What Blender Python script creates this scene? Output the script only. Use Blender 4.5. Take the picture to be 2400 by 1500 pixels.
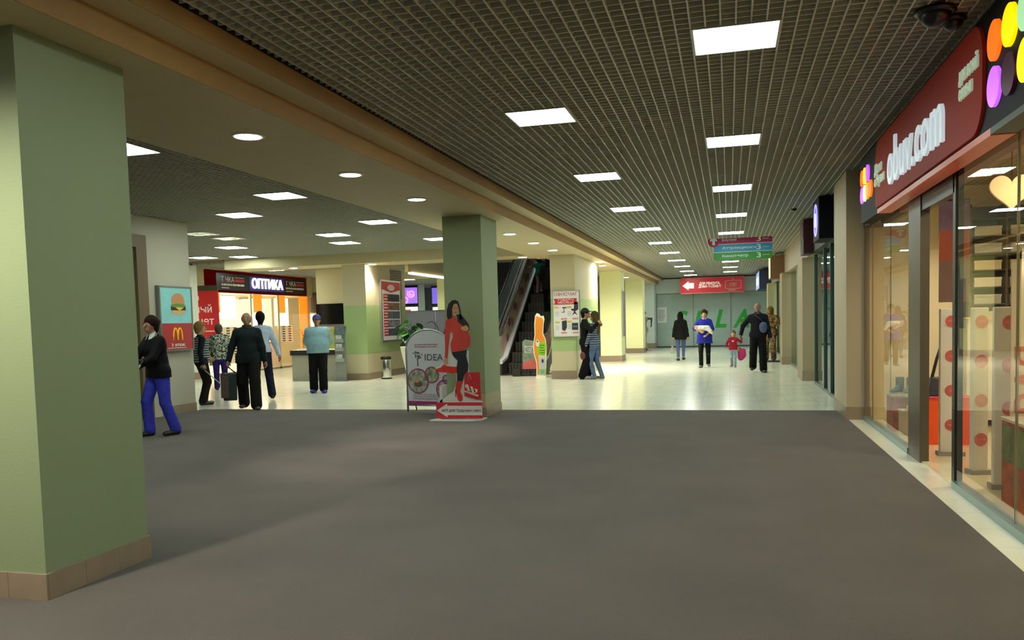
import bpy, math, random
import numpy as np
from mathutils import Matrix, Vector
random.seed(7)
SC = bpy.context.scene
for _o in list(bpy.data.objects):
    bpy.data.objects.remove(_o)
COL = SC.collection
PI = math.pi

# ---------------------------------------------------------------- camera
F_PX, YAW, PITCH, ROLL, CYP = 1924.07, -0.25972, -0.060189, -0.026659, 870.06
EYE, ZC = 1.42, 3.28
_fw = Vector((math.sin(YAW)*math.cos(PITCH), math.cos(YAW)*math.cos(PITCH), math.sin(PITCH)))
_rt = Vector((math.cos(YAW), -math.sin(YAW), 0)); _up = _rt.cross(_fw)
_r = math.cos(ROLL)*_rt + math.sin(ROLL)*_up
_u = -math.sin(ROLL)*_rt + math.cos(ROLL)*_up
cam = bpy.data.cameras.new('camera'); cam.sensor_width = 36; cam.lens = F_PX/2400*36
cam.shift_y = (CYP-750)/2400; cam.clip_start = .05; cam.clip_end = 200
camo = bpy.data.objects.new('camera', cam); COL.objects.link(camo)
camo.matrix_world = Matrix(((_r.x, _u.x, -_fw.x, 0), (_r.y, _u.y, -_fw.y, 0), (_r.z, _u.z, -_fw.z, EYE), (0, 0, 0, 1)))
SC.camera = camo
# ---------------------------------------------------------------- world, exposure
w = bpy.data.worlds.new('world'); SC.world = w; w.use_nodes = True
w.node_tree.nodes['Background'].inputs[0].default_value = (.55, .62, .58, 1)
w.node_tree.nodes['Background'].inputs[1].default_value = .10
SC.view_settings.view_transform = 'Standard'; SC.view_settings.look = 'None'
SC.view_settings.gamma = 1; SC.view_settings.exposure = .2; SC.view_settings.use_curve_mapping = False
LAMP = 27.0          # radiance of the square ceiling panels
SPOT = 70.0          # watts of one round downlight

# survey helpers: where a sight line of the photograph meets a plane of the building
def _ray(x, y): return _fw + (x-1200)/F_PX*_r - (y-CYP)/F_PX*_u
def fl(x, y, z=0.0):
    d = _ray(x, y); t = (z-EYE)/d.z; return (d.x*t, d.y*t, z)
def onx(x, y, X):
    d = _ray(x, y); t = X/d.x; return (X, d.y*t, EYE+d.z*t)
def ony(x, y, Y):
    d = _ray(x, y); t = Y/d.y; return (d.x*t, Y, EYE+d.z*t)

# ---------------------------------------------------------------- materials
def lin(c):
    c = c/255.0
    return c/12.92 if c <= .04045 else ((c+.055)/1.055)**2.4
def rgb(h):
    if isinstance(h, str):
        h = h.lstrip('#'); return tuple(lin(int(h[i:i+2], 16)) for i in (0, 2, 4))+(1,)
    return tuple(h[:3])+(1,)
_M = {}
def mat(name, col, rough=.6, metal=0, emit=0, noise=0, scale=20, bump=0, spec=.5, alpha=1, trans=0, col2=None, coat=0):
    if name in _M: return _M[name]
    m = bpy.data.materials.new(name); m.use_nodes = True; nt = m.node_tree; b = nt.nodes['Principled BSDF']
    c = rgb(col); b.inputs['Base Color'].default_value = c
    b.inputs['Roughness'].default_value = rough; b.inputs['Metallic'].default_value = metal
    b.inputs['Specular IOR Level'].default_value = spec
    b.inputs['Transmission Weight'].default_value = trans; b.inputs['Alpha'].default_value = alpha
    if coat: b.inputs['Coat Weight'].default_value = coat; b.inputs['Coat Roughness'].default_value = .05
    if emit:
        b.inputs['Emission Color'].default_value = c; b.inputs['Emission Strength'].default_value = emit
    if noise or bump or col2:
        tc = nt.nodes.new('ShaderNodeTexCoord'); n = nt.nodes.new('ShaderNodeTexNoise')
        n.inputs['Scale'].default_value = scale; n.inputs['Detail'].default_value = 6
        nt.links.new(tc.outputs['Object'], n.inputs['Vector'])
        if noise or col2:
            mx = nt.nodes.new('ShaderNodeMix'); mx.data_type = 'RGBA'
            c2 = rgb(col2) if col2 else tuple(min(1, v*(1-noise)) for v in c[:3])+(1,)
            c1 = c if col2 else tuple(min(1, v*(1+noise*.6)) for v in c[:3])+(1,)
            mx.inputs[6].default_value = c1; mx.inputs[7].default_value = c2
            rm = nt.nodes.new('ShaderNodeMapRange'); rm.inputs[1].default_value = .35; rm.inputs[2].default_value = .65
            nt.links.new(n.outputs['Fac'], rm.inputs[0]); nt.links.new(rm.outputs[0], mx.inputs[0])
            nt.links.new(mx.outputs[2], b.inputs['Base Color'])
        if bump:
            bp = nt.nodes.new('ShaderNodeBump'); bp.inputs['Strength'].default_value = bump; bp.inputs['Distance'].default_value = .01
            nt.links.new(n.outputs['Fac'], bp.inputs['Height']); nt.links.new(bp.outputs[0], b.inputs['Normal'])
    _M[name] = m; return m

def carpet_mat():
    m = mat('carpet', '#58514a', .95, noise=.28, scale=260, bump=.6, spec=.15)
    nt = m.node_tree; b = nt.nodes['Principled BSDF']
    mx0 = [n for n in nt.nodes if n.type == 'MIX'][0]
    tc = [n for n in nt.nodes if n.type == 'TEX_COORD'][0]
    n2 = nt.nodes.new('ShaderNodeTexNoise'); n2.inputs['Scale'].default_value = 1.3; n2.inputs['Detail'].default_value = 5
    nt.links.new(tc.outputs['Object'], n2.inputs['Vector'])
    mx = nt.nodes.new('ShaderNodeMix'); mx.data_type = 'RGBA'; mx.blend_type = 'MULTIPLY'; mx.inputs[0].default_value = 1
    cr = nt.nodes.new('ShaderNodeValToRGB')
    cr.color_ramp.elements[0].color = (.86, .84, .82, 1); cr.color_ramp.elements[1].color = (1.08, 1.06, 1.05, 1)
    cr.color_ramp.elements[0].position = .3; cr.color_ramp.elements[1].position = .7
    nt.links.new(n2.outputs['Fac'], cr.inputs[0]); nt.links.new(cr.outputs[0], mx.inputs[7])
    nt.links.new(mx0.outputs[2], mx.inputs[6]); nt.links.new(mx.outputs[2], b.inputs['Base Color'])
    b.inputs['Sheen Weight'].default_value = .15
    return m
def tile_mat(name, c1, c2, size, rough, grout='#c8c6b0'):
    m = bpy.data.materials.new(name); m.use_nodes = True; nt = m.node_tree; b = nt.nodes['Principled BSDF']
    tc = nt.nodes.new('ShaderNodeTexCoord'); br = nt.nodes.new('ShaderNodeTexBrick')
    br.offset = 0; br.inputs['Scale'].default_value = 1; br.inputs['Brick Width'].default_value = size; br.inputs['Row Height'].default_value = size
    br.inputs['Mortar Size'].default_value = .003; br.inputs['Mortar Smooth'].default_value = .1
    br.inputs['Color1'].default_value = rgb(c1); br.inputs['Color2'].default_value = rgb(c2); br.inputs['Mortar'].default_value = rgb(grout)
    nt.links.new(tc.outputs['Object'], br.inputs['Vector'])
    n = nt.nodes.new('ShaderNodeTexNoise'); n.inputs['Scale'].default_value = 3; n.inputs['Detail'].default_value = 8
    nt.links.new(tc.outputs['Object'], n.inputs['Vector'])
    mx = nt.nodes.new('ShaderNodeMix'); mx.data_type = 'RGBA'; mx.blend_type = 'MULTIPLY'; mx.inputs[0].default_value = .35
    nt.links.new(br.outputs['Color'], mx.inputs[6]); nt.links.new(n.outputs['Color'], mx.inputs[7])
    mx2 = nt.nodes.new('ShaderNodeMix'); mx2.data_type = 'RGBA'; mx2.inputs[0].default_value = .75
    nt.links.new(mx.outputs[2], mx2.inputs[6]); nt.links.new(br.outputs['Color'], mx2.inputs[7])
    nt.links.new(mx2.outputs[2], b.inputs['Base Color'])
    mr = nt.nodes.new('ShaderNodeMapRange'); mr.inputs[3].default_value = rough*.8; mr.inputs[4].default_value = rough*1.3
    nt.links.new(n.outputs['Fac'], mr.inputs[0]); nt.links.new(mr.outputs[0], b.inputs['Roughness'])
    bp = nt.nodes.new('ShaderNodeBump'); bp.inputs['Strength'].default_value = .15; bp.inputs['Distance'].default_value = .002
    nt.links.new(br.outputs['Fac'], bp.inputs['Height']); bp.invert = True; nt.links.new(bp.outputs[0], b.inputs['Normal'])
    return m
def band_mat(name, bands, rough=.55):
    """paint in stacked colour fields, bands = [(z_from, colour), ...] bottom to top"""
    m = bpy.data.materials.new(name); m.use_nodes = True; nt = m.node_tree; b = nt.nodes['Principled BSDF']
    g = nt.nodes.new('ShaderNodeNewGeometry'); sx = nt.nodes.new('ShaderNodeSeparateXYZ')
    nt.links.new(g.outputs['Position'], sx.inputs[0])
    mr = nt.nodes.new('ShaderNodeMapRange'); mr.inputs[2].default_value = 4
    nt.links.new(sx.outputs[2], mr.inputs[0]); cr = nt.nodes.new('ShaderNodeValToRGB'); nt.links.new(mr.outputs[0], cr.inputs[0])
    cr.color_ramp.interpolation = 'CONSTANT'
    cr.color_ramp.elements[0].position = bands[0][0]/4; cr.color_ramp.elements[0].color = rgb(bands[0][1])
    cr.color_ramp.elements[1].position = bands[1][0]/4 if len(bands) > 1 else 1; cr.color_ramp.elements[1].color = rgb(bands[min(1, len(bands)-1)][1])
    for z, c in bands[2:]:
        e = cr.color_ramp.elements.new(z/4); e.color = rgb(c)
    nt.links.new(cr.outputs[0], b.inputs['Base Color']); b.inputs['Roughness'].default_value = rough
    n = nt.nodes.new('ShaderNodeTexNoise'); n.inputs['Scale'].default_value = 90; n.inputs['Detail'].default_value = 5
    tc = nt.nodes.new('ShaderNodeTexCoord'); nt.links.new(tc.outputs['Object'], n.inputs['Vector'])
    bp = nt.nodes.new('ShaderNodeBump'); bp.inputs['Strength'].default_value = .25; bp.inputs['Distance'].default_value = .004
    nt.links.new(n.outputs['Fac'], bp.inputs['Height']); nt.links.new(bp.outputs[0], b.inputs['Normal'])
    return m
def glass_mat(name, tint='#ffffff', refl=.12, rough=.0):
    m = bpy.data.materials.new(name); m.use_nodes = True; nt = m.node_tree; nt.nodes.clear()
    out = nt.nodes.new('ShaderNodeOutputMaterial'); mix = nt.nodes.new('ShaderNodeMixShader')
    t = nt.nodes.new('ShaderNodeBsdfTransparent'); t.inputs[0].default_value = rgb(tint)
    g = nt.nodes.new('ShaderNodeBsdfGlossy'); g.inputs['Roughness'].default_value = rough
    fr = nt.nodes.new('ShaderNodeFresnel'); fr.inputs[0].default_value = 1.45
    ad = nt.nodes.new('ShaderNodeMath'); ad.operation = 'ADD'; ad.inputs[1].default_value = refl; ad.use_clamp = True
    nt.links.new(fr.outputs[0], ad.inputs[0])
    ge = nt.nodes.new('ShaderNodeNewGeometry'); iv = nt.nodes.new('ShaderNodeMath'); iv.operation = 'SUBTRACT'; iv.inputs[0].default_value = 1
    mu = nt.nodes.new('ShaderNodeMath'); mu.operation = 'MULTIPLY'
    nt.links.new(ge.outputs['Backfacing'], iv.inputs[1]); nt.links.new(iv.outputs[0], mu.inputs[0]); nt.links.new(ad.outputs[0], mu.inputs[1]); nt.links.new(mu.outputs[0], mix.inputs[0])
    nt.links.new(t.outputs[0], mix.inputs[1]); nt.links.new(g.outputs[0], mix.inputs[2]); nt.links.new(mix.outputs[0], out.inputs[0])
    return m

# ---------------------------------------------------------------- mesh builder
class MB:
    def __init__(s): s.v = []; s.f = []; s.mi = []; s.mats = []; s.smooth = []
    def _m(s, m):
        if m not in s.mats: s.mats.append(m)
        return s.mats.index(m)
    def add(s, vs, fs, m, smooth=False):
        o = len(s.v); s.v += [tuple(v) for v in vs]; k = s._m(m)
        for f in fs: s.f.append(tuple(i+o for i in f)); s.mi.append(k); s.smooth.append(smooth)
    def box(s, x0, x1, y0, y1, z0, z1, m):
        vs = [(x, y, z) for x in (x0, x1) for y in (y0, y1) for z in (z0, z1)]
        s.add(vs, [(0, 1, 3, 2), (4, 6, 7, 5), (0, 4, 5, 1), (2, 3, 7, 6), (0, 2, 6, 4), (1, 5, 7, 3)], m); return s
    def hexa(s, P, m):
        """eight corners: bottom four counter-clockwise, then top four"""
        s.add(P, [(3, 2, 1, 0), (4, 5, 6, 7), (0, 1, 5, 4), (1, 2, 6, 5), (2, 3, 7, 6), (3, 0, 4, 7)], m); return s
    def prism(s, pts, y0, y1, m):
        """outline in local x,z extruded from y0 (front) to y1"""
        n = len(pts)
        a = sum(pts[i][0]*pts[(i+1) % n][1]-pts[(i+1) % n][0]*pts[i][1] for i in range(n))
        if a < 0: pts = pts[::-1]
        vs = [(p[0], y0, p[1]) for p in pts]+[(p[0], y1, p[1]) for p in pts]
        fs = [tuple(range(n)), tuple(range(2*n-1, n-1, -1))]+[(i, i+n, (i+1) % n+n, (i+1) % n) for i in range(n)]
        s.add(vs, fs, m); return s
    def prismz(s, pts, z0, z1, m):
        n = len(pts)
        a = sum(pts[i][0]*pts[(i+1) % n][1]-pts[(i+1) % n][0]*pts[i][1] for i in range(n))
        if a < 0: pts = pts[::-1]
        vs = [(p[0], p[1], z0) for p in pts]+[(p[0], p[1], z1) for p in pts]
        fs = [tuple(range(n-1, -1, -1)), tuple(range(n, 2*n))]+[(i, (i+1) % n, (i+1) % n+n, i+n) for i in range(n)]
        s.add(vs, fs, m); return s
    def prismx(s, pts, x0, x1, m):
        """outline in y,z extruded along x"""
        n = len(pts)
        a = sum(pts[i][0]*pts[(i+1) % n][1]-pts[(i+1) % n][0]*pts[i][1] for i in range(n))
        if a < 0: pts = pts[::-1]
        vs = [(x0, p[0], p[1]) for p in pts]+[(x1, p[0], p[1]) for p in pts]
        fs = [tuple(range(n-1, -1, -1)), tuple(range(n, 2*n))]+[(i, (i+1) % n, (i+1) % n+n, i+n) for i in range(n)]
        s.add(vs, fs, m); return s
    def tube(s, pts, r, m, n=10, close=False):
        P = [Vector(p) for p in pts]; K = len(P); rr = r if isinstance(r, (list, tuple)) else [r]*K
        vs = []; up = Vector((0, 0, 1))
        for i, p in enumerate(P):
            d = (P[(i+1) % K]-P[i-1]) if close else (P[min(i+1, K-1)]-P[max(i-1, 0)])
            d.normalize(); a = up.cross(d)
            if a.length < .05: a = Vector((1, 0, 0)).cross(d)
            a.normalize(); b = d.cross(a)
            vs += [p+rr[i]*(math.cos(2*PI*k/n)*a+math.sin(2*PI*k/n)*b) for k in range(n)]
        fs = [(i*n+k, i*n+(k+1) % n, ((i+1) % K)*n+(k+1) % n, ((i+1) % K)*n+k) for i in range(K if close else K-1) for k in range(n)]
        if not close: fs += [tuple(range(n-1, -1, -1)), tuple(range((K-1)*n, K*n))]
        s.add(vs, fs, m, True); return s
    def lathe(s, prof, m, c=(0, 0), n=28, sq=0):
        """profile [(r,z)...] about a vertical axis at c"""
        vs = []
        for r, z in prof:
            vs += [(c[0]+r*math.cos(2*PI*k/n), c[1]+r*math.sin(2*PI*k/n), z) for k in range(n)]
        K = len(prof)
        fs = [(i*n+k, i*n+(k+1) % n, (i+1)*n+(k+1) % n, (i+1)*n+k) for i in range(K-1) for k in range(n)]
        fs += [tuple(range(n-1, -1, -1)), tuple(range((K-1)*n, K*n))]
        s.add(vs, fs, m, True); return s
    def ball(s, c, r, m, n=12, k=8):
        if not isinstance(r, (tuple, list)): r = (r, r, r)
        vs = [(c[0], c[1], c[2]-r[2])]
        for j in range(1, k):
            t = -PI/2+PI*j/k
            vs += [(c[0]+r[0]*math.cos(t)*math.cos(2*PI*i/n), c[1]+r[1]*math.cos(t)*math.sin(2*PI*i/n), c[2]+r[2]*math.sin(t)) for i in range(n)]
        vs.append((c[0], c[1], c[2]+r[2])); L = len(vs)-1
        fs = [(0, 1+(i+1) % n, 1+i) for i in range(n)]
        fs += [(1+j*n+i, 1+j*n+(i+1) % n, 1+(j+1)*n+(i+1) % n, 1+(j+1)*n+i) for j in range(k-2) for i in range(n)]
        fs += [(L, 1+(k-2)*n+i, 1+(k-2)*n+(i+1) % n) for i in range(n)]
        s.add(vs, fs, m, True); return s
    def disc(s, cx, cz, r, y0, y1, m, n=36, rz=None):
        return s.prism([(cx+r*math.cos(2*PI*k/n), cz+(rz or r)*math.sin(2*PI*k/n)) for k in range(n)], y0, y1, m)
    def ring(s, cx, cz, r0, r1, y0, y1, m, n=40):
        vs = []
        for k in range(n):
            c_, s_ = math.cos(2*PI*k/n), math.sin(2*PI*k/n)
            vs += [(cx+r0*c_, y0, cz+r0*s_), (cx+r1*c_, y0, cz+r1*s_), (cx+r0*c_, y1, cz+r0*s_), (cx+r1*c_, y1, cz+r1*s_)]
        fs = []
        for k in range(n):
            a = 4*k; b = 4*((k+1) % n)
            fs += [(a, a+1, b+1, b), (a+2, b+2, b+3, a+3), (a+1, a+3, b+3, b+1), (a, b, b+2, a+2)]
        s.add(vs, fs, m); return s
    def build(s, name, parent=None, bevel=0):
        me = bpy.data.meshes.new(name); me.from_pydata(s.v, [], s.f); me.update()
        for m in s.mats: me.materials.append(m)
        me.polygons.foreach_set('material_index', s.mi); me.polygons.foreach_set('use_smooth', s.smooth)
        o = bpy.data.objects.new(name, me); COL.objects.link(o)
        if parent: o.parent = parent
        if bevel:
            b = o.modifiers.new('bevel', 'BEVEL'); b.width = bevel; b.segments = 2; b.limit_method = 'ANGLE'
        return o
def tag(o, label=None, cat=None, group=None, kind=None):
    if label: o['label'] = label
    if cat: o['category'] = cat
    if group: o['group'] = group
    if kind: o['kind'] = kind
    return o
def struct(name, mb, **k): return tag(mb.build(name, **k), kind='structure')
def thing(name, label, cat, loc=(0, 0, 0), rz=0, group=None):
    o = bpy.data.objects.new(name, None); COL.objects.link(o); o.location = loc; o.rotation_euler = (0, 0, rz)
    o.empty_display_size = .2
    return tag(o, label, cat, group)
def copy_tree(o, parent=None):
    c = o.copy(); COL.objects.link(c); c.parent = parent
    for ch in list(o.children): copy_tree(ch, c)
    return c
from mathutils.geometry import interpolate_bezier, tessellate_polygon
def _area(P): return sum(P[i][0]*P[(i+1) % len(P)][1]-P[(i+1) % len(P)][0]*P[i][1] for i in range(len(P)))/2
def _inside(q, P):
    c = False
    for i in range(len(P)):
        a, b = P[i], P[i-1]
        if (a[1] > q[1]) != (b[1] > q[1]) and q[0] < (b[0]-a[0])*(q[1]-a[1])/(b[1]-a[1])+a[0]: c = not c
    return c
def _grow(P, d):
    out = []; n = len(P)
    for i in range(n):
        a, b, c = P[i-1], P[i], P[(i+1) % n]
        e1 = (b[0]-a[0], b[1]-a[1]); e2 = (c[0]-b[0], c[1]-b[1]); l1 = math.hypot(*e1) or 1; l2 = math.hypot(*e2) or 1
        n1 = (e1[1]/l1, -e1[0]/l1); n2 = (e2[1]/l2, -e2[0]/l2); m = (n1[0]+n2[0], n1[1]+n2[1]); k = max(.35, (m[0]*n1[0]+m[1]*n1[1]))
        out.append((b[0]+m[0]*d/k, b[1]+m[1]*d/k))
    return out
def text(s, x0, x1, z0, z1, m, parent, y=-.006, depth=.003, bold=0.0, name='lettering', shear=0.0, rot=0, keep=False, label=None):
    """writing fitted into the rectangle x0..x1, z0..z1 of the parent's front plane"""
    cu = bpy.data.curves.new('writing', 'FONT'); cu.body = s; cu.resolution_u = 3; cu.space_line = .9
    o = bpy.data.objects.new('writing', cu); COL.objects.link(o)
    dg = bpy.context.evaluated_depsgraph_get(); cv_ = o.evaluated_get(dg).to_curve(dg, apply_modifiers=False)
    loops = []
    for sp in cv_.splines:
        if sp.type == 'BEZIER':
            bp_ = sp.bezier_points; P = []
            for i in range(len(bp_)):
                a, b = bp_[i], bp_[(i+1) % len(bp_)]
                q = interpolate_bezier(a.co, a.handle_right, b.handle_left, b.co, 5); P += [(v[0], v[1]) for v in q[:-1]]
        else: P = [(v.co[0], v.co[1]) for v in sp.points]
        R_ = []
        for v in P:
            if not R_ or math.hypot(v[0]-R_[-1][0], v[1]-R_[-1][1]) > 2e-3: R_.append(v)
        if len(R_) > 2 and math.hypot(R_[0][0]-R_[-1][0], R_[0][1]-R_[-1][1]) < 2e-3: R_.pop()
        if len(R_) > 2: loops.append(R_)
    bpy.data.objects.remove(o)
    outs, holes = [], []
    for P in loops:
        if any(Q is not P and _area(Q)*_area(P) < 0 and all(_inside(v, Q) for v in P[::3]) for Q in loops): holes.append(P if _area(P) < 0 else P[::-1])
        else: outs.append([P if _area(P) > 0 else P[::-1], []])
    for h in holes:
        c_ = [g for g in outs if _inside(h[0], g[0]) and abs(_area(g[0])) > abs(_area(h))]
        if c_: min(c_, key=lambda g: abs(_area(g[0])))[1].append(h)
    V, Fs = [], []
    for P, H in outs:
        rings = [_grow(P, bold)]+[_grow(h, bold) for h in H]; flat = [v for r_ in rings for v in r_]; n = len(flat); o0 = len(V)
        V += [(v[0], v[1], 1) for v in flat]+[(v[0], v[1], -1) for v in flat]
        for tr in tessellate_polygon([[Vector((v[0], v[1], 0)) for v in r_] for r_ in rings]):
            a, b, c = tr; ar = (flat[b][0]-flat[a][0])*(flat[c][1]-flat[a][1])-(flat[c][0]-flat[a][0])*(flat[b][1]-flat[a][1])
            Fs.append((o0+a, o0+b, o0+c) if ar > 0 else (o0+a, o0+c, o0+b))
        k = 0
        for r_ in rings:
            L = len(r_)
            for i in range(L): a, b = o0+k+i, o0+k+(i+1) % L; Fs.append((a, a+n, b+n, b))
            k += L
    co = np.array(V, float); co[:, 0] += co[:, 1]*shear
    if rot: co = np.stack([-co[:, 1], co[:, 0], co[:, 2]], 1)
    mn = co.min(0); mx = co.max(0); out = np.empty_like(co)
    out[:, 0] = x0+(co[:, 0]-mn[0])*(x1-x0)/(mx[0]-mn[0]); out[:, 2] = z0+(co[:, 1]-mn[1])*(z1-z0)/(mx[1]-mn[1]); out[:, 1] = y-co[:, 2]*depth*.5
    me = bpy.data.meshes.new(name); me.from_pydata([tuple(v) for v in out], [], Fs); me.update(); me.materials.append(m)
    ob = bpy.data.objects.new(name, me); COL.objects.link(ob); ob.parent = parent
    if label: ob['label'] = label
    return ob
def bars(mb, x0, x1, z0, z1, n, m, y=-.004, frac=.45, rag=.25):
    """lines of print too small to read"""
    h = (z1-z0)/n
    for i in range(n):
        z = z1-(i+.5)*h; x = x0; xe = x1-(x1-x0)*rag*random.random()
        while x < xe:
            wd = (x1-x0)*random.uniform(.06, .18)
            mb.box(x, min(x+wd, xe), y-.001, y+.001, z-h*frac/2, z+h*frac/2, m); x += wd+(x1-x0)*.02

# common finishes
WHITE = mat('white_paint', '#e4e2d6', .5)
CREAM = mat('cream_paint', '#c2b48c', .6, noise=.03, scale=4, bump=.05)
PEACH = mat('peach_soffit_paint', '#a07c46', .6, noise=.04, scale=5)
GREY = mat('grey_metal', '#8b8d88', .35, .7)
ALU = mat('aluminium', '#a9aaa2', .3, .9)
CHROME = mat('chrome', '#d4d4d0', .12, 1)
BLACK = mat('black_plastic', '#0c0c0e', .35)
DARK = mat('dark_void', '#141312', .9)
RED = mat('red_print', '#c22632', .45)
GLASS = glass_mat('window_glass', '#f2f7f4', .05)
SKIRT = mat('skirting_tile', '#92806a', .35, noise=.08, scale=8)
# ================================================================ floor
X_L, X_R = -22.0, 6.5
TILE = tile_mat('floor_tile', '#e6e5d0', '#e0e0ca', .45, .16)
CARP = carpet_mat()
struct('floor', MB().box(X_L, X_R, -5, 44, -.12, 0, TILE))
CY0 = 12.66
cpm = MB()
for x0, x1, y0, y1 in ((-9.06, -4.27, -5, CY0), (-4.27, -3.5, -5, 3.48), (-4.27, -3.5, 4.31, 11.6), (-4.27, -4.115, 11.6, CY0), (-4.115, -3.5, 12.475, CY0), (-3.5, 1.49, -5, CY0), (1.49, 1.51, -5, 11.6), (-14, -9.06, -5, 4.98)): cpm.box(x0, x1, y0, y1, 0, .012, CARP)
tag(cpm.build('carpet'), 'wide grey brown carpet covering the near half of the hall floor', 'carpet')
# ================================================================ grid ceilings
GRIDM = mat('ceiling_grid_metal', '#bdbeb2', .45, .1, spec=.4)
PLEN = mat('plenum', '#4a4a43', .9)
def grid(name, x0, x1, y0, y1, cx, cy, z=ZC, h=.045, t=.011, ox=0, oy=0):
    mb = MB()
    i0 = math.ceil((x0-ox)/cx); x = ox+i0*cx
    while x < x1: mb.box(x-t/2, x+t/2, y0, y1, z, z+h, GRIDM); x += cx
    j0 = math.ceil((y0-oy)/cy); y = oy+j0*cy
    while y < y1: mb.box(x0, x1, y-t*.35, y+t*.35, z+.004, z+h, GRIDM); y += cy
    return struct(name, mb)
CX, CYC = .0944, .0927
XL1 = .06-3*CX; YL1 = 5.84-3*CYC           # a lamp edge lies on the grid
grid('ceiling', -3.02, 2.2, -5, 39.6, CX, CYC, ox=XL1, oy=YL1)
grid('ceiling', -22, -4.72, -5, 19.5, CX, CYC, ox=-6.1-3*CX, oy=YL1, t=.009)
grid('ceiling', -8.4, -4.72, 31.2, 44, CX*2, CYC*2, ox=-6.1-3*CX, oy=YL1, t=.012)
grid('ceiling', -22, -8.4, 20.6, 44, CX*2, CYC*2, ox=-6.1-3*CX, oy=YL1, t=.012)
struct('ceiling', MB().box(X_L, X_R, -5, 20.6, ZC+.34, ZC+.42, PLEN).box(X_L, -8.4, 20.6, 44, ZC+.34, ZC+.42, PLEN).box(-8.4, -4.5, 31.2, 44, ZC+.34, ZC+.42, PLEN).box(-4.5, X_R, 20.6, 44, ZC+.34, ZC+.42, PLEN))
# stepped plaster bulkhead that runs along the pillars
bk = MB()
Y0B, Y1B = -5, 39.6
bk.box(-4.72, -3.256, Y0B, 20.6, 3.0, ZC+.34, CREAM).box(-4.5, -3.256, 20.6, Y1B, 3.0, ZC+.34, CREAM)
bk.box(-3.25, -3.026, Y0B, Y1B, 3.153, ZC+.34, CREAM)
bk.box(-3.256, -3.25, Y0B, Y1B, 3.0, 3.153, PEACH).box(-3.026, -3.02, Y0B, Y1B, 3.153, ZC+.0, PEACH)
struct('trim_1', bk)
struct('trim_2', MB().box(-3.022, -3.014, Y0B, Y1B, ZC-.005, ZC+.3, DARK))
# cross bulkhead over the escalator hall
cb = MB(); cb.box(-13.1, -4.72, 19.5, 20.6, 3.02, ZC+.34, CREAM)
struct('trim_3', cb)
# ================================================================ lamps
LIT = mat('lamp_diffuser', '#eefcf2', .4, emit=LAMP)
FRAME = mat('lamp_frame', '#b6b5ac', .4, .3)
def square_lamp(loc, label, w=3*CX, d=3*CYC, louvre=False, group='square ceiling lamps', tm=None):
    t = thing('ceiling_lamp', label, 'lamp', loc, 0, group)
    f = MB(); fr = .016
    for a in ((-w, w, -d, -d+fr), (-w, w, d-fr, d), (-w, -w+fr, -d+fr, d-fr), (w-fr, w, -d+fr, d-fr)):
        f.box(a[0], a[1], a[2], a[3], -.008, .05, FRAME)
    f.box(-w, w, -d, d, .05, .075, FRAME)
    f.build('frame', t)
    if louvre:
        l = MB()
        for i in range(9): x = -w+fr+(i+.5)*(2*w-2*fr)/9; l.box(x-.004, x+.004, -d+fr, d-fr, -.006, .03, CHROME)
        for i in range(3): y = -d+(i+1)*2*d/4; l.box(-w+fr, w-fr, y-.004, y+.004, -.006, .03, CHROME)
        l.build('louvre', t)
        tu = MB()
        for i in range(4): y = -d+(i+.5)*2*d/4; tu.box(-w+fr, w-fr, y-.02, y+.02, .03, .045, tm or LIT)
        tu.build('tube', t)
    else:
        MB().box(-w+fr, w-fr, -d+fr, d-fr, -.004, .03, LIT).build('diffuser', t)
    return t
P3 = 36*CYC
ordn = ['nearest', 'second', 'third', 'fourth', 'fifth', 'sixth', 'seventh', 'eighth', 'ninth', 'tenth', 'eleventh']
proto = None
def put_lamp(x, y, label, group):
    global proto
    if proto is None: proto = square_lamp((x, y, ZC), label, group=group); return proto
    c = copy_tree(proto); c.location = (x, y, ZC); tag(c, label, None, group); return c
for i in range(-2, 11):
    y = 5.84+i*P3
    if y > 39.2 or y < -3: continue
    lab = ('square white lamp of the right ceiling row, %s from the front' % ordn[i]) if i >= 0 else 'square white lamp of the right row, overhead %s viewer' % {-1: 'just before the', -2: 'farther behind the'}[i]
    put_lamp(.06, y, lab, 'lamps of the right ceiling row')
for i in range(-3, 10):
    y = 7.45+i*P3
    if y > 39.2 or y < -3: continue
    lab = ('square white lamp of the row beside the bulkhead, %s from the front' % ordn[i]) if i >= 0 else 'square white lamp of the left row, overhead %s viewer' % {-1: 'just before the', -2: 'level with the', -3: 'behind the'}[i]
    put_lamp(.06-18*CX, y, lab, 'lamps of the left ceiling row')
left = [(-5.98, 7.2, 'partly hidden by the near pillar'), (-6.1, 10.5, 'nearest one in full view'), (-7.72, 11.98, 'above the man in the dark shirt'),
        (-10.96, 16.61, 'just in front of the optician sign'), (-13.1, 18.58, 'above the cream column'), (-6.1, 13.83, 'under the round downlights, middle of its row'),
        (-7.76, 15.35, 'first of the close pair before the cream lift block'), (-8.28, 16.93, 'second of the close pair before the cream lift block'),
        (-13.13, 20.87, 'in front of the optician letters'), (-12.12, 18.9, 'cut by the cross bulkhead'), (-6.15, 17.17, 'beside the green middle pillar'),
        (-14.14, 23.69, 'glowing behind the cross bulkhead'), (-7.7, 8.6, 'hidden above the near pillar'), (-9.6, 6.0, 'over the left wing'), (-6.1, 3.8, 'over the left wing near the pillar')]
for x, y, d in left: put_lamp(x, y, 'square white lamp, left wing, %s' % d, 'lamps of the left wing')
for i, (x, y) in enumerate([(-9.88, 13.97), (-9.89, 14.97)]):
    square_lamp((x, y, ZC), 'louvred square lamp with blue white slats, %s of the two above the burger poster wall' % ('nearer', 'farther')[i], louvre=True, group='louvred ceiling lamps')
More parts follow.
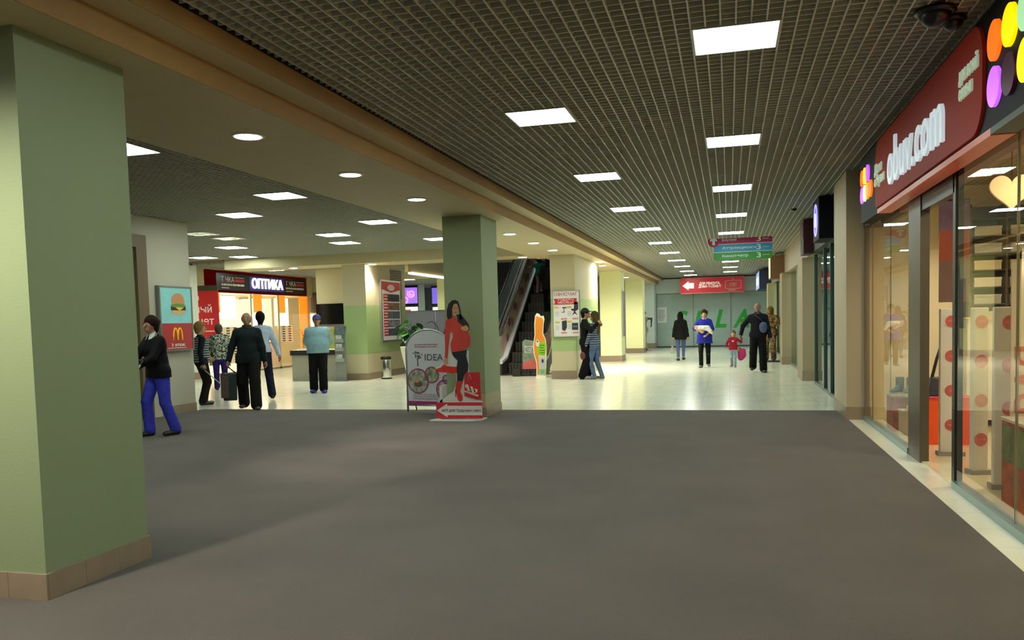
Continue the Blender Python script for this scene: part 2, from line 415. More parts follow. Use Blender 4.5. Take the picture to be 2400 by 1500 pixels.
for i, (x, y) in enumerate([(-9.2, 25.5), (-9.5, 29), (-10, 32.6), (-6.6, 32.6), (-11.7, 27), (-5.5, 36.5), (-12, 34.4), (-5.07, 34.4), (-10.9, 29.5), (-12.9, 32.0), (-11.8, 37.5)]):
    put_lamp(x, y, 'distant square lamp in the back hall ceiling, %s by distance' % ordn[i], 'lamps of the back hall')
for i, (x, y) in enumerate([(-5.6, 1.2), (-8.2, 1.6), (-7.4, 4.2)]):
    put_lamp(x, y, 'square lamp overhead in the left wing before the near pillar, %s from the bulkhead' % ordn[i], 'lamps before the near pillar')
# round downlights
DLM = mat('downlight_glow', '#fff3e2', .4, emit=30)
def downlight(loc, label, group, spot=True, power=1.0, r=.105, cone=2.2):
    t = thing('downlight', label, 'lamp', loc, 0, group)
    MB().lathe([(r+.03, .0), (r+.03, -.008), (r, -.012), (r, .0)], WHITE).build('trim_ring', t)
    MB().lathe([(r-.002, .012), (r-.002, -.013), (.002, -.0145)], DLM).build('bulb_disc', t)
    if spot:
        l = bpy.data.lights.new('downlight_beam', 'SPOT'); l.energy = SPOT*power; l.spot_size = cone; l.spot_blend = .8; l.color = (1, .93, .78); l.shadow_soft_size = .08
        lo = bpy.data.objects.new('downlight_beam', l); COL.objects.link(lo); lo.parent = t; lo.location = (0, 0, -.05)
    return t
for i, y in enumerate([2.2, 6.07, 7.96, 9.84, 14.39, 16.27, 18.15]):
    downlight((-3.8, y, 3.0), 'round recessed downlight in the cream bulkhead soffit, %s from the front' % ordn[i], 'bulkhead downlights', power=(5, 1.6, 3, 2.6, 1, 1, 1)[i], cone=(2.9, 1.0, 1.0, 1.0, 2.2, 2.2, 2.2)[i])
for (x, y), d in (((1406, 614), 'nearer'), ((1412, 622), 'farther')):
    p = fl(x, y, 3.0); downlight(p, 'round recessed downlight just before the first lime pillar, %s of two' % d, 'lime pillar downlights', power=8, cone=3.0)
downlight((-3.8, 31.6, 3.0), 'round recessed downlight before the slimmer lime pillar', 'lime pillar downlights', power=4, cone=2.9)
for x, y, d in [(-4.95, 19.95, 'over the escalator mouth'), (-9.0, 19.95, 'beside the ventilation grille'), (-11.3, 19.95, 'over the information desk')]:
    downlight((x, y, 3.02), 'round recessed downlight in the cross bulkhead %s' % d, 'cross bulkhead downlights', power=3.0)

# ================================================================ pillars
PG = band_mat('pillar_green', [(0, '#87946f'), (.0, '#87946f')])
P1M = band_mat('pillar_green_cream', [(0, '#a59e7c'), (.35, '#8b9871')])
P2M = band_mat('pillar_banded', [(0, '#c4b997'), (.66, '#9db377'), (1.95, '#c4b997')])
PYM = band_mat('pillar_lime', [(0, '#eef0b4'), (.0, '#eef0b4')])
PW = band_mat('pillar_pale', [(0, '#c8d2ca'), (.0, '#c8d2ca')])
def pillar(x0, x1, y0, y1, z1, m, label, sk=.155, skm=SKIRT, group=None):
    t = thing('pillar', label, 'pillar', ((x0+x1)/2, y0, 0), 0, group)
    cx = (x0+x1)/2; a, b = x0-cx, x1-cx; d = y1-y0
    MB().box(a, b, 0, d, 0, z1, m).build('shaft', t)
    s = MB(); e = .012
    def seg(n, x0_, x1_, y0_, y1_, axis):
        L = (x1_-x0_) if axis == 'x' else (y1_-y0_)
        k = max(1, round(L/n))
        for i in range(k):
            if axis == 'x': s.box(x0_+L*i/k+.001, x0_+L*(i+1)/k-.001, y0_, y1_, 0, sk, skm)
            else: s.box(x0_, x1_, y0_+L*i/k+.001, y0_+L*(i+1)/k-.001, 0, sk, skm)
    seg(.3, a-e, b+e, -e, 0, 'x'); seg(.3, a-e, b+e, d, d+e, 'x'); seg(.3, b, b+e, 0, d, 'y'); seg(.3, a-e, a, 0, d, 'y')
    s.build('skirting', t); return t
pillar(-4.25, -3.515, 3.5, 4.29, 3.0, PG, 'pale green square pillar in the left foreground on the carpet', .15)
pillar(-4.1, -3.505, 11.62, 12.46, 3.0, P1M, 'olive green square pillar behind the pregnant woman display board', .16)
PIL2 = pillar(-4.18, -3.575, 19.55, onx(1401, 700, -3.575)[1], 3.0, P2M, 'cream and green banded pillar carrying the white office price poster', .2)
pillar(-4.17, -3.47, 27.35, 28.3, 3.0, PYM, 'lime yellow pillar with a bright downlight glare', .2)
pillar(-4.1, -3.4, 33.8, 34.7, 3.0, PYM, 'slimmer lime yellow pillar behind the first lime pillar', .2)
pillar(-3.98, -3.36, 38.7, 39.4, ZC, PW, 'pale blue grey square pillar left of the green letter shop window', .25)
pillar(1.5, 1.79, 11.66, 12.95, ZC, band_mat('pillar_beige', [(0, '#b5a68a'), (.0, '#b5a68a')]), 'beige pillar at the far end of the shoe shop front', .17)
# ================================================================ lift block, left walls
t = thing('lift_shaft_block', 'cream and green lift block with a ventilation grille and red poster', 'wall block', (-9.15, 19.8, 0))
MB().box(-.65, 0, 0, 2.7, 0, 3.02, P2M).build('shaft', t)
s = MB(); s.box(-.66, .012, -.012, 0, 0, .17, SKIRT); s.box(0, .012, 0, 2.7, 0, .17, SKIRT); s.build('skirting', t)
g = MB(); ga = onx(912, 605, -9.15)[1]-19.8; gb = onx(938, 605, -9.15)[1]-19.8
GR = mat('grille', '#9b9480', .5); g.box(.002, .012, ga, gb, 2.15, 2.98, GR)
for i in range(16): z = 2.18+i*.05; g.hexa([(.012, ga+.02, z), (.03, ga+.02, z-.012), (.03, gb-.02, z-.012), (.012, gb-.02, z), (.012, ga+.02, z+.012), (.03, ga+.02, z), (.03, gb-.02, z), (.012, gb-.02, z+.012)], mat('grille_slat', '#57523f', .6))
g.build('ventilation_grille', t)
# wall with the burger poster
WL = band_mat('wall_left_paint', [(0, '#b5b19c'), (.0, '#b5b19c')])
struct('wall_left', MB().box(-9.5, -9.1, 9.2, 12.5, 0, ZC, WL).box(-9.1, -9.088, 11.62, 12.51, 0, .155, SKIRT).box(-9.1, -9.088, 11.0, 11.2, 0, .155, SKIRT))
ya_, yb_ = onx(318, 800, -9.1)[1], onx(342, 800, -9.1)[1]; zt_d = onx(330, 553, -9.1)[2]
MBR = mat('door_brown', '#6e5a40', .5)
struct('door_1', MB().box(-9.1, -9.0, ya_, yb_, 0.012, zt_d, MBR).box(-9.1, -9.0, 9.3, ya_, 2.75, zt_d, MBR).box(-9.09, -9.06, 9.3, ya_, .012, 2.75, mat('door_glass_lit_green', '#a8c88c', .25)).box(-9.1, -9.04, ya_-.14, ya_-.1, .012, 2.75, mat('door_edge', '#3a3a30', .5)))  # opaque pale green pane, the lit look of the glass put into its colour
struct('wall_wing', MB().box(-14.2, -14.0, -5, 5.0, 0, ZC, CREAM)); struct('wall_rear', MB().box(-14.2, 1.7, -5.2, -5, 0, ZC+.3, CREAM))
struct('wall_outer', MB().box(-20, -9.5, 5.0, 5.2, 0, ZC, CREAM))
struct('wall_back', MB().box(X_L, -15.6, 30.4, 30.6, 0, ZC+.3, CREAM))
# ================================================================ far end wall and shop window with green letters
YF = 39.6
FWM = mat('far_wall_paint', '#cdd8d4', .5, noise=.02, scale=3)
zt = 2.56
fw = MB(); fw.box(-6.5, 2.0, YF, YF+.3, zt, ZC+.3, FWM); fw.box(-6.5, -3.35, YF, YF+.3, 0, zt, FWM); struct('wall_far', fw)
struct('trim_4', MB().box(-3.4, 1.9, YF-.03, YF, ZC-.05, ZC+.0, BLACK))
FROST = mat('frosted_film', '#a9bdb4', .25, noise=.05, scale=1.5)
sw = thing('shop_window', 'frosted grey green shop window with large green letters at the far end', 'window', (-3.35, YF, 0))
MB().box(0, 5.15, .04, .07, .06, zt, FROST).build('pane', sw)
fr = MB()
for x in (0, 1.7, 3.4, 5.1): fr.box(x, x+.04, 0, .09, 0, zt, GREY)
fr.box(0, 5.15, 0, .1, 0, .06, mat('dark_rail', '#3c4446', .5)); fr.box(0, 5.15, 0, .1, zt-.05, zt, GREY); fr.build('frame', sw)
GRN = mat('green_letter', '#22a832', .5)
def wx(x, y): p = ony(x, y, YF); return p[0]+3.35, p[2]
for ch, (xa, ya), (xb, yb) in (('S', (1580, 768), (1612, 728)), ('E', (1626, 768), (1661, 728)), ('L', (1676, 768), (1703, 725)), ('A', (1718, 768), (1756, 724))):
    a = wx(xa, ya); b = wx(xb, yb)
    text(ch, a[0], b[0], a[1], b[1], GRN, sw, y=.03, depth=.02, bold=.03, shear=.25, name='letter')
pm = MB(); a = wx(1541, 757); b = wx(1562, 720); pm.box(a[0], b[0], .03, .038, a[1], b[1], WHITE)
bars(pm, a[0]+.05, b[0]-.05, a[1]+.1, b[1]-.1, 7, mat('faint_print', '#7c93a0', .6), y=.028); pm.build('notice', sw)
# doorway left of the pale pillar
dm = thing('lit_doorway', 'narrow doorway glowing warm between lime pillar and pale pillar', 'doorway', (-4.8, YF-.02, 0))
MB().box(0, .75, -.005, .0, .1, 2.45, mat('warm_wall', '#d8a878', .6, emit=.25)).build('warm_panel', dm)
MB().box(-.06, 0, -.03, .0, 0, 2.5, FWM).box(.75, .81, -.03, 0, 0, 2.5, FWM).box(-.06, .81, -.03, 0, 2.45, 2.52, FWM).build('frame', dm)
# ================================================================ shoe shop on the right
XG = 1.73
WARMW = mat('shop_wall', '#ead8b0', .6, noise=.03, scale=3)
WARMF = tile_mat('shop_floor_tile', '#dccfa8', '#d8caa2', .45, .12)
struct('wall_right', MB().box(XG+.02, 5.6, 11.75, 11.95, 0, ZC+.3, WARMW).box(5.6, 5.75, -1, 11.95, 0, ZC+.3, WARMW).box(XG, 5.75, -1.2, -1, 0, ZC+.3, WARMW))
struct('floor', MB().box(XG, 5.6, -1, 11.75, .0, .014, WARMF))
SHC = mat('shop_ceiling', '#9a8a68', .7, noise=.06, scale=30)
struct('ceiling', MB().box(XG, 5.6, -1, 11.75, 3.0, 3.06, SHC))
pj = MB()          # wooden panel joints on the end wall
for x in (2.05, 2.45, 2.85): pj.box(x, x+.012, 11.742, 11.75, .1, 2.9, mat('joint', '#8a744c', .7))
struct('trim_5', pj)
# sign fascia
sg = thing('shop_sign', 'long dark red fascia sign with raised white letters above the shoe shop', 'sign', (1.55, 10.72, 2.52), -PI/2)
SR = mat('sign_red', '#8a200e', .6, emit=.10, spec=.2); SB = mat('sign_black', '#0a0c12', .6, spec=.2)
SL = 9.6; ZH = .72
bx = MB(); bx.box(0, SL, .0, .15, .0, ZH, SB); bx.build('box', sg)
def sc(x, y): p = onx(x, y, 1.55); return 10.72-p[1], p[2]-2.52
u0 = sc(2056, 470)[0]; u1 = sc(2310, 250)[0]
rp = MB(); rr = .22; pts = []
for cx, cz, a0 in ((u1-rr, ZH-.02-rr, 0), (u0+rr, ZH-.02-rr, 90), (u0+rr*.3, .01+rr*.3, 180), (u1-rr, .01+rr, 270)):
    q = rr*.3 if a0 == 180 else rr
    for k in range(9): a = math.radians(a0+k*90/8); pts.append((cx+q*math.cos(a), cz+q*math.sin(a)))
rp.prism(pts, -.02, .0, SR); rp.build('red_panel', sg)
lip = MB(); lip.box(u0, u1+.1, .0, .14, -.045, .0, mat('red_lip', '#b8452a', .35, emit=.12)).box(0, u0, 0, .14, -.04, 0, SB).box(u1+.1, SL, 0, .14, -.04, 0, mat('green_lip', '#3f4a40', .5)); lip.build('lower_lip', sg)
WLET = mat('white_letter', '#c9d6dc', .4, emit=.55)
def fit(s, pa, pb, bold=0, m=WLET, **k):
    a = sc(*pa); b = sc(*pb); text(s, a[0], b[0], min(a[1], b[1]), max(a[1], b[1]), m, sg, y=-.035, depth=.03, bold=bold, **k)
ua = sc(2091, 420)[0]; ub = sc(2223, 300)[0]
text('obuv.com', ua, ub, .12, .55, WLET, sg, y=-.035, depth=.025, bold=.008, label='raised white letters')
SML = mat('small_letter', '#b9c9b0', .4, emit=.35)
ua = sc(2057, 400)[0]; ub = sc(2080, 420)[0]
text('Дом\nобуви', ua, ub, .2, .46, SML, sg, y=-.03, depth=.015, bold=.02)
ua = sc(2260, 200)[0]; ub = sc(2304, 200)[0]
text('для всей\nсемьи', ua, ub, .3, .52, SML, sg, y=-.03, depth=.015, bold=.02)
DC = {'o': ('#ff6a10', 1.0), 'y': ('#f6d800', 1.0), 'g': ('#a9e0a8', .8), 'p': ('#c060f0', 1.0), 'd': ('#4a1038', .1), 'w': ('#d8e8c0', .9), 'a': ('#d8a800', .8)}
def dots(spec, pitch, r, uc, vc):
    for (i, j, c) in spec:
        col, e = DC[c]
        MB().disc(uc+i*pitch, vc-j*pitch, r, -.02, .0, mat('sign_dot_'+c, col, .35, emit=e)).build('dot', sg)
ud = sc(2336, 95)[0]
dots([(0, 0, 'o'), (1, 0, 'y'), (2, 0, 'g'), (3, 0, 'p'), (0, 1, 'p'), (1, 1, 'd'), (2, 1, 'y'), (3, 1, 'o')], .27, .118, ud, .49)
dots([(0, 0, 'o'), (1, 0, 'y'), (2, 0, 'p'), (0, 1, 'p'), (1, 1, 'w'), (2, 1, 'a'), (3, 1, 'o')], .2, .095, .13, .48)
# glazing: left pane, door opening, right panes
SHG = glass_mat('shop_glass', '#fbf8f0', .0)
FRD = mat('door_frame_dark', '#5a5245', .4, .4)
FRB = mat('frame_black', '#1b1a1a', .4)
gz = thing('storefront', 'glass front of the shoe shop with dark posts and an open doorway', 'shop front', (XG, 0, 0))
MB().box(0, .012, 8.85, 11.66, .06, 2.52, SHG).build('pane', gz)
MB().box(0, .012, 1.0, 7.2, .06, 2.52, SHG).build('pane', gz)
MB().box(-.02, .06, 8.34, 8.85, 0, 2.5, FRD).build('post', gz)
MB().box(-.01, .05, 7.16, 7.24, 0, 2.52, FRB).build('post', gz)
MB().box(-.01, .04, 11.6, 11.66, 0, 2.52, mat('frame_brown', '#7a6a52', .5)).build('post', gz)
MB().box(-.01, .06, 7.2, 8.85, 2.34, 2.52, FRB).build('door_header', gz)
RAIL = mat('floor_rail', '#7f9a9a', .3, .6)
MB().box(-.03, .05, 8.85, 11.6, 0, .06, RAIL).build('floor_rail', gz); MB().box(-.03, .05, 1.0, 7.16, 0, .06, RAIL).build('floor_rail', gz)
for y in (11.1, 5.75, 4.2): MB().box(-.002, .014, y, y+.008, .06, 2.5, mat('pane_joint', '#7c7458', .5)).build('pane_joint', gz)
struct('trim_6', MB().box(XG-.02, XG+.2, -1, 11.66, 2.52, ZC+.3, mat('soffit_dark', '#3a352c', .6)))
LITW = mat('shop_tube', '#fff0d0', .4, emit=150)
# interior lamps
for i, (x, y) in enumerate([(2.6, 10.2), (2.6, 7.6), (2.6, 5.2), (4.2, 9.0), (4.2, 6.2), (2.6, 2.8)]):
    t = square_lamp((x, y, 2.93), 'louvred lamp inside the shoe shop, %s from the end wall' % ordn[i].replace('nearest', 'first'), louvre=True, group='shoe shop lamps', tm=LITW)
# plinths and goods
ORG = mat('orange_board', '#e8500f', .5, noise=.05, scale=5); SHOEB = mat('shoe_leather', '#27282e', .4); TEAL = mat('shoe_teal', '#3c5a5c', .45); SOLE = mat('shoe_sole', '#c9c2ae', .5)
def shoe(name, label, loc, rz, m, L=.27, high=False, group='shoes on display'):
    t = thing(name, label, 'shoe', loc, rz, group); b = MB()
    secs = [(-.5, .36, .30), (-.38, .42, .36), (-.15, .40, .34 if high else .26), (.08, .44, .22), (.3, .5, .17), (.45, .36, .12), (.5, .12, .06)]
    vs = []; n = 10
    for s_, wd, hh in secs:
        for k in range(n):
            a = 2*PI*k/n; vs.append((s_*L, .5*wd*L*.62*math.cos(a), .022+hh*L*.5*(1+math.sin(a))))
    fs = [(i*n+k, i*n+(k+1) % n, (i+1)*n+(k+1) % n, (i+1)*n+k) for i in range(len(secs)-1) for k in range(n)]+[tuple(range(n-1, -1, -1)), tuple(range((len(secs)-1)*n, len(secs)*n))]
    b.add(vs, fs, m, True)
    if high: b.lathe([(.045, .05), (.047, .12), (.05, .19), (.043, .2)], m, c=(-.32*L, 0), n=14)
    b.build('upper', t)
    so = MB(); so.prismz([(x*L, y*L*.5) for x, y in ((-.52, -.3), (-.3, -.36), (.1, -.3), (.35, -.42), (.5, -.2), (.54, 0), (.5, .2), (.35, .42), (.1, .3), (-.3, .36), (-.52, .3))], 0, .022, SOLE); so.build('sole', t)
    return t
def plinth(label, x, y, wx_, wy, h, mats_):
    t = thing('display_plinth', label, 'display plinth', (x, y, .014))
    b = MB(); b.box(-wx_/2, wx_/2, -wy/2, wy/2, 0, h-.02, mats_[0]); b.build('body', t)
    c = MB(); c.box(-wx_/2-.01, wx_/2+.01, -wy/2-.01, wy/2+.01, h-.02, h, mats_[1]); c.build('top_board', t)
    if len(mats_) > 2:
        pn = MB(); pn.box(-wx_/2-.004, -wx_/2+.1, -wy/2-.004, -wy/2, .03, h*.45, mats_[2]); pn.box(-wx_/2-.006, -wx_/2, -wy/2+.02, wy/2-.02, h*.5, h-.05, mats_[2]); pn.build('print', t)
    return t
plinth('bright orange plinth carrying a black handbag behind the shop door', 2.22, 9.6, .42, .42, .5, (ORG, mat('pink_top', '#c03048', .5)))
plinth('orange and brown patterned plinth nearest the viewer behind the glass', 2.17, 6.28, .5, .8, .62, (mat('brick_print', '#b05028', .55, noise=.5, scale=6), SOLE, mat('leaf_print', '#6f7a4c', .6, noise=.4, scale=9)))
plinth('brown box plinth with red sides behind the left glass pane', 2.08, 10.62, .46, .4, .42, (mat('red_brown', '#a8543a', .6, noise=.4, scale=5), mat('pale_top', '#b8b6a0', .5)))
plinth('low pale plinth beside the brown box plinth', 2.02, 10.18, .26, .26, .28, (mat('pale_box', '#c9c0a4', .5), SOLE))
shoe('shoe', 'dark purple shoe on the nearest patterned plinth', (2.1, 6.4, .634), -2.4, mat('plum', '#3b2a44', .45), .3)
shoe('shoe', 'dark teal ankle boot on the brown plinth, leftmost of three', (1.93, 10.66, .434), -2.2, TEAL, high=True)
shoe('shoe', 'dark teal ankle boot on the brown plinth, middle of three', (2.05, 10.58, .434), -2.0, TEAL, .29, high=True)
shoe('shoe', 'dark teal ankle boot on the brown plinth, rightmost of three', (2.18, 10.52, .434), -2.2, TEAL, high=True)
shoe('shoe', 'pale low shoe on the small pale plinth', (2.02, 10.16, .294), -2.2, mat('pale_shoe', '#a9a898', .5))
hb = thing('handbag', 'black handbag with tall strap standing on the orange plinth', 'handbag', (2.2, 9.58, .514))
MB().hexa([(-.17, -.07, 0), (.17, -.07, 0), (.17, .07, 0), (-.17, .07, 0), (-.13, -.04, .2), (.13, -.04, .2), (.13, .04, .2), (-.13, .04, .2)], SHOEB).build('body', hb, bevel=.012)
MB().tube([(-.12, 0, .18), (-.07, 0, .4), (-.02, 0, .56), (.02, 0, .56), (.07, 0, .4), (.12, 0, .18)], .016, SHOEB).build('strap', hb)
# white security gates with round red badges
PANW = mat('gate_white', '#d0cbc2', .4); BADGE = mat('red_badge', '#b85048', .5)
def gate(label, x, y, wd, h, rz, n):
    t = thing('security_gate', label, 'anti theft gate', (x, y, .014), rz, 'security gates')
    MB().box(-wd/2, wd/2, -.03, .03, .0, h, PANW).build('panel', t, bevel=.008)
    MB().box(-wd/2-.02, wd/2+.02, -.06, .06, 0, .04, mat('gate_foot', '#8c8880', .5)).build('foot', t)
    z0 = .3
    for k in range(n):
        z = z0+k*(h-.42)/(n-1)
        b = MB(); b.disc(0, z, .055, -.036, -.03, BADGE, 24); b_o = b.build('badge', t); text('обувь', -.036, .036, z-.012, z+.012, mat('badge_band', '#cf9488', .5), b_o, y=-.037, depth=.002)
gate('white gate panel with four red badges at the left side of the shop doorway', 2.06, 8.72, .2, 1.42, 0, 4)
gate('white gate panel with red badges behind the right glass', 2.09, 7.12, .22, 1.42, 0, 4)
gate('greyish gate panel with pale badges between the doorway and the white gate', 2.05, 7.75, .13, 1.42, .3, 4)
hp = thing('hanging_poster', 'hanging red and purple poster above the doorway gate', 'poster', (2.2, 9.2, 1.5))
MB().box(-.14, .14, -.008, .008, 0, .42, mat('mauve_print', '#8d6f6a', .5)).box(-.14, .14, -.009, .009, .42, .72, mat('red_panel_print', '#b0543c', .5)).box(-.14, .14, -.009, .009, .72, 1.02, mat('purple_print', '#7d5f8c', .4, noise=.4, scale=4)).build('sheet', hp)
MB().tube([(-.14, 0, 1.02), (.14, 0, 1.02)], .012, FRB).build('rod', hp); MB().tube([(0, 0, 1.02), (0, 0, 1.48)], .003, FRB).build('cord', hp)
# white banner with big orange letters
vb = thing('standing_banner', 'white upright banner with large orange vertical letters at the right edge', 'banner', (2.08, 6.9, .014))
MB().box(-.04, .5, .0, .02, 0, 1.75, mat('banner_white', '#d9cbb2', .5)).build('sheet', vb)
MB().box(-.04, .52, -.1, .1, 0, .03, FRB).build('foot', vb)
OL = mat('orange_letter', '#c4532c', .5)
text('НОВАЯ', -.02, .22, .22, 1.12, OL, vb, y=-.003, bold=.02, rot=1)
# stock shelves at the back with white boxes
sh = thing('stock_shelf', 'brown stock shelving full of pale shoe boxes at the back of the shop', 'shelf', (2.9, 11.35, .014))
BRS = mat('shelf_brown', '#4e4030', .6)
MB().box(0, 2.4, .34, .36, 0, 2.7, BRS).build('back_board', sh)
for i in range(7): MB().box(i*.4-.012, i*.4+.012, 0, .34, 0, 2.7, BRS).build('upright', sh)
for j in range(5, 12): MB().box(0.012, 2.388, 0.01, .33, .2+j*.21, .212+j*.21, BRS).build('shelf_board', sh)
BOXM = [mat('shoe_box_white', '#dcd6c2', .6), mat('shoe_box_cream', '#cdbf9e', .6), mat('shoe_box_grey', '#a9aba2', .6)]
bp = None; rn = ['top', 'second', 'third', 'fourth', 'fifth', 'sixth', 'seventh', 'eighth']; cn = ['first', 'second', 'third', 'fourth', 'fifth', 'sixth']
for i in range(6):
    for j in range(6):
        m = BOXM[(i*3+j*5) % 3]; z = .014+.212+(11-j-1)*.21+.0
        t = thing('shoe_box', 'pale shoe box, %s shelf row from the top, %s column from the left' % (rn[j], cn[i]), 'shoe box', (2.9+i*.4+.2, 11.38, z+.001), 0, 'shoe boxes on the stock shelving')
        MB().box(-.15, .15, 0, .26, 0, .085, m).build('box', t); MB().box(-.155, .155, -.005, .265, .085, .115, m).build('lid', t)
lc = thing('low_cabinet', 'long white low cabinet in front of the stock shelving', 'cabinet', (2.75, 10.9, .014))
MB().box(0, 2.6, 0, .4, .08, 1.28, mat('cabinet_white', '#d8d4c4', .5)).build('body', lc); MB().box(-.02, 2.62, -.02, .42, 1.28, 1.31, mat('cabinet_edge', '#d8b878', .5)).build('top', lc)
for k_ in range(1, 5): MB().box(k_*.52-.004, k_*.52+.004, -.003, 0, .1, 1.27, BRS).build('door_gap', lc)
hs = thing('heart_light', 'peach heart shaped lamp panel hanging high in the shoe shop', 'lamp', (2.42, 8.2, 2.46), 0)
pts = [(0, -.22)]+[(.19*math.sin(a)+(0 if 1 else 0), 0) for a in ()]
hpnt = []
for k in range(48):
    a = 2*PI*k/48; hpnt.append((.011*16*math.sin(a)**3, .011*(13*math.cos(a)-5*math.cos(2*a)-2*math.cos(3*a)-math.cos(4*a))))
MB().prism(hpnt, 0, .03, mat('heart_glow', '#e8b486', .5, emit=.45)).build('panel', hs)
MB().tube([(0, .015, .13), (0, .015, .7)], .004, FRB).build('cord', hs)
# ================================================================ shops further down the right side
struct('wall_divider', MB().box(1.79, 5.6, 12.0, 12.9, 0, ZC+.3, CREAM))
FB = mat('fascia_beige', '#a08e72', .5, noise=.03); FDK = mat('fascia_dark', '#2c302e', .5); FG = mat('fascia_greygreen', '#77857a', .5)
SWALL = mat('far_shop_wall', '#93a896', .6, noise=.06, scale=2)
struct('wall_right_back', MB().box(4.2, 4.4, 12.9, 39.6, 0, ZC+.3, SWALL).box(1.8, 4.2, 18.6, 18.8, 0, ZC+.3, SWALL).box(1.8, 4.2, 24.9, 25.1, 0, ZC+.3, SWALL).box(1.8, 4.2, 32.3, 32.5, 0, ZC+.3, SWALL))
fa = MB(); fa.box(1.6, 1.8, 12.9, 17.4, 2.62, ZC+.3, FDK); struct('trim_7', fa)
struct('trim_8', MB().box(1.58, 1.8, 17.4, 24.5, 2.6, ZC+.3, FB)); struct('trim_9', MB().box(1.6, 1.8, 24.5, 39.6, 2.6, ZC+.3, FB))
GT = glass_mat('teal_glass', '#a9c6bf', .09); GT2 = glass_mat('clear_teal_glass', '#cfe0d8', .06)
def front(label, ya, yb, posts, gm, fm, loc_label=''):
    t = thing('storefront', label, 'shop front', (1.66, ya, 0))
    MB().box(.03, .042, 0, yb-ya, .06, 2.6, gm).build('pane', t)
    for y in posts: MB().box(0, .07, y-ya-.03, y-ya+.03, 0, 2.6, fm).build('post', t)
    MB().box(0, .08, 0, yb-ya, 0, .06, GREY).build('floor_rail', t)
    return t
front('teal tinted glass front just beyond the beige pillar', 13.0, 17.6, [14.9, 15.9, 17.57], GT, mat('teal_frame', '#3d5450', .4, .3))
front('glass front with a white lit edge beyond the brown beige pillar', 20.2, 24.4, [20.25, 22.0], GT2, mat('pale_frame', '#b9c2bc', .4, .3))
front('farthest glass front on the right side with dark frame', 25.6, 32.0, [27.2, 28.6, 31], GT, mat('darkteal_frame', '#2f4a4a', .4, .3))
front('dim glass front at the far right corner of the hall', 33.0, 39.4, [35, 37], GT2, GREY)
PB = band_mat('pillar_taupe', [(0, '#9a8a6e'), (.0, '#9a8a6e')]); PY2 = band_mat('pillar_straw', [(0, '#b8b188'), (.0, '#b8b188')])
pillar(1.5, 1.8, 18.4, 19.6, 2.6, PB, 'brown beige pillar beyond the teal glass front', .22)
pillar(1.45, 1.8, 24.5, 25.5, 2.6, PB, 'taupe pillar beside the camouflage mannequin', .22)
pillar(1.4, 1.8, 32.1, 33.0, 2.6, PY2, 'straw coloured pillar near the far right corner', .22)
# projecting signs
ps = thing('projecting_sign', 'black box sign with a glowing violet ring above the teal glass front', 'sign', (1.38, 14.75, 2.6), -PI/2)
MB().box(0, .9, 0, .22, 0, .66, SB).build('box', ps)
MB().ring(.45, .33, .22, .26, -.012, 0, mat('violet_ring', '#8f86ff', .4, emit=1.6)).build('ring', ps)
MB().disc(.45, .33, .2, -.006, 0, mat('violet_disc', '#6a60c8', .4, emit=.7)).build('emblem', ps); MB().box(.38, .52, -.012, -.006, .22, .44, mat('sign_mark', '#d8e4ff', .4, emit=1)).build('mark', ps)
ps = thing('projecting_sign', 'dark maroon box sign over the pillar beyond the teal glass front', 'sign', (1.42, 17.8, 2.6), -PI/2)
MB().box(0, .7, 0, .17, 0, .66, mat('maroon', '#3a1418', .4)).build('box', ps); MB().box(.05, .65, -.008, 0, .3, .6, mat('maroon_face', '#54202a', .4)).build('face', ps)
ps = thing('projecting_sign', 'glowing cream box sign with brown bracket further down the right side', 'sign', (1.2, 26.6, 2.5), -PI/2)
MB().box(0, .9, 0, .42, 0, .68, mat('brown_side', '#7d5f44', .5)).build('box', ps); MB().box(.02, .88, -.01, 0, .03, .65, mat('cream_glow', '#e8dc9c', .4, emit=.7)).build('face', ps)
ps = thing('projecting_sign', 'blue white box sign beside the green letter shop window', 'sign', (1.15, 37.2, 2.45), -PI/2)
MB().box(0, 3.6, 0, .48, 0, .72, mat('navy_side', '#27304a', .5)).build('box', ps)
MB().box(.02, 3.58, -.01, 0, .03, .69, mat('blue_glow', '#8fa6dc', .4, emit=.7)).build('face', ps)
MB().box(.6, 3.0, -.016, -.01, .2, .5, mat('blue_mark', '#e6ecff', .4, emit=1.0)).build('mark', ps)
sl = thing('strip_lamp', 'slim bright strip lamp under the beige fascia on the right', 'lamp', (1.9, 19.9, 2.5))
MB().box(-.03, .03, 0, 1.6, 0, .03, LIT).build('tube', sl)
# things inside the teal shop
for i, z in enumerate((1.72, 1.22, .72)):
    d = thing('glowing_shelf', 'pale green lit shelf panel in the teal shop, %s of three' % ('top', 'middle', 'bottom')[i], 'shelf panel', (2.25, 16.1, z), 0, 'lit shelf panels')
    MB().box(-.3, .3, 0, .03, 0, .36, mat('pale_green_glow', '#c4dca0', .5, emit=.5)).build('panel', d); MB().box(-.3, .3, -.12, .04, -.03, -.0, FG).build('shelf', d)
d = thing('display_box', 'dark red box with a small white label on the teal shop floor', 'box', (1.95, 14.6, 0))
MB().box(-.14, .14, -.14, .14, 0, .42, mat('dark_red_box', '#5e2418', .5)).build('body', d); MB().box(-.1, .02, -.146, -.14, .3, .38, WHITE).build('paper_label', d)
d = thing('backpack', 'black bag standing on the dark red box', 'bag', (1.97, 14.62, .42)); MB().ball((0, 0, .18), (.12, .09, .2), SHOEB).build('body', d); MB().tube([(-.05, 0, .34), (0, 0, .42), (.05, 0, .34)], .01, SHOEB).build('handle', d)
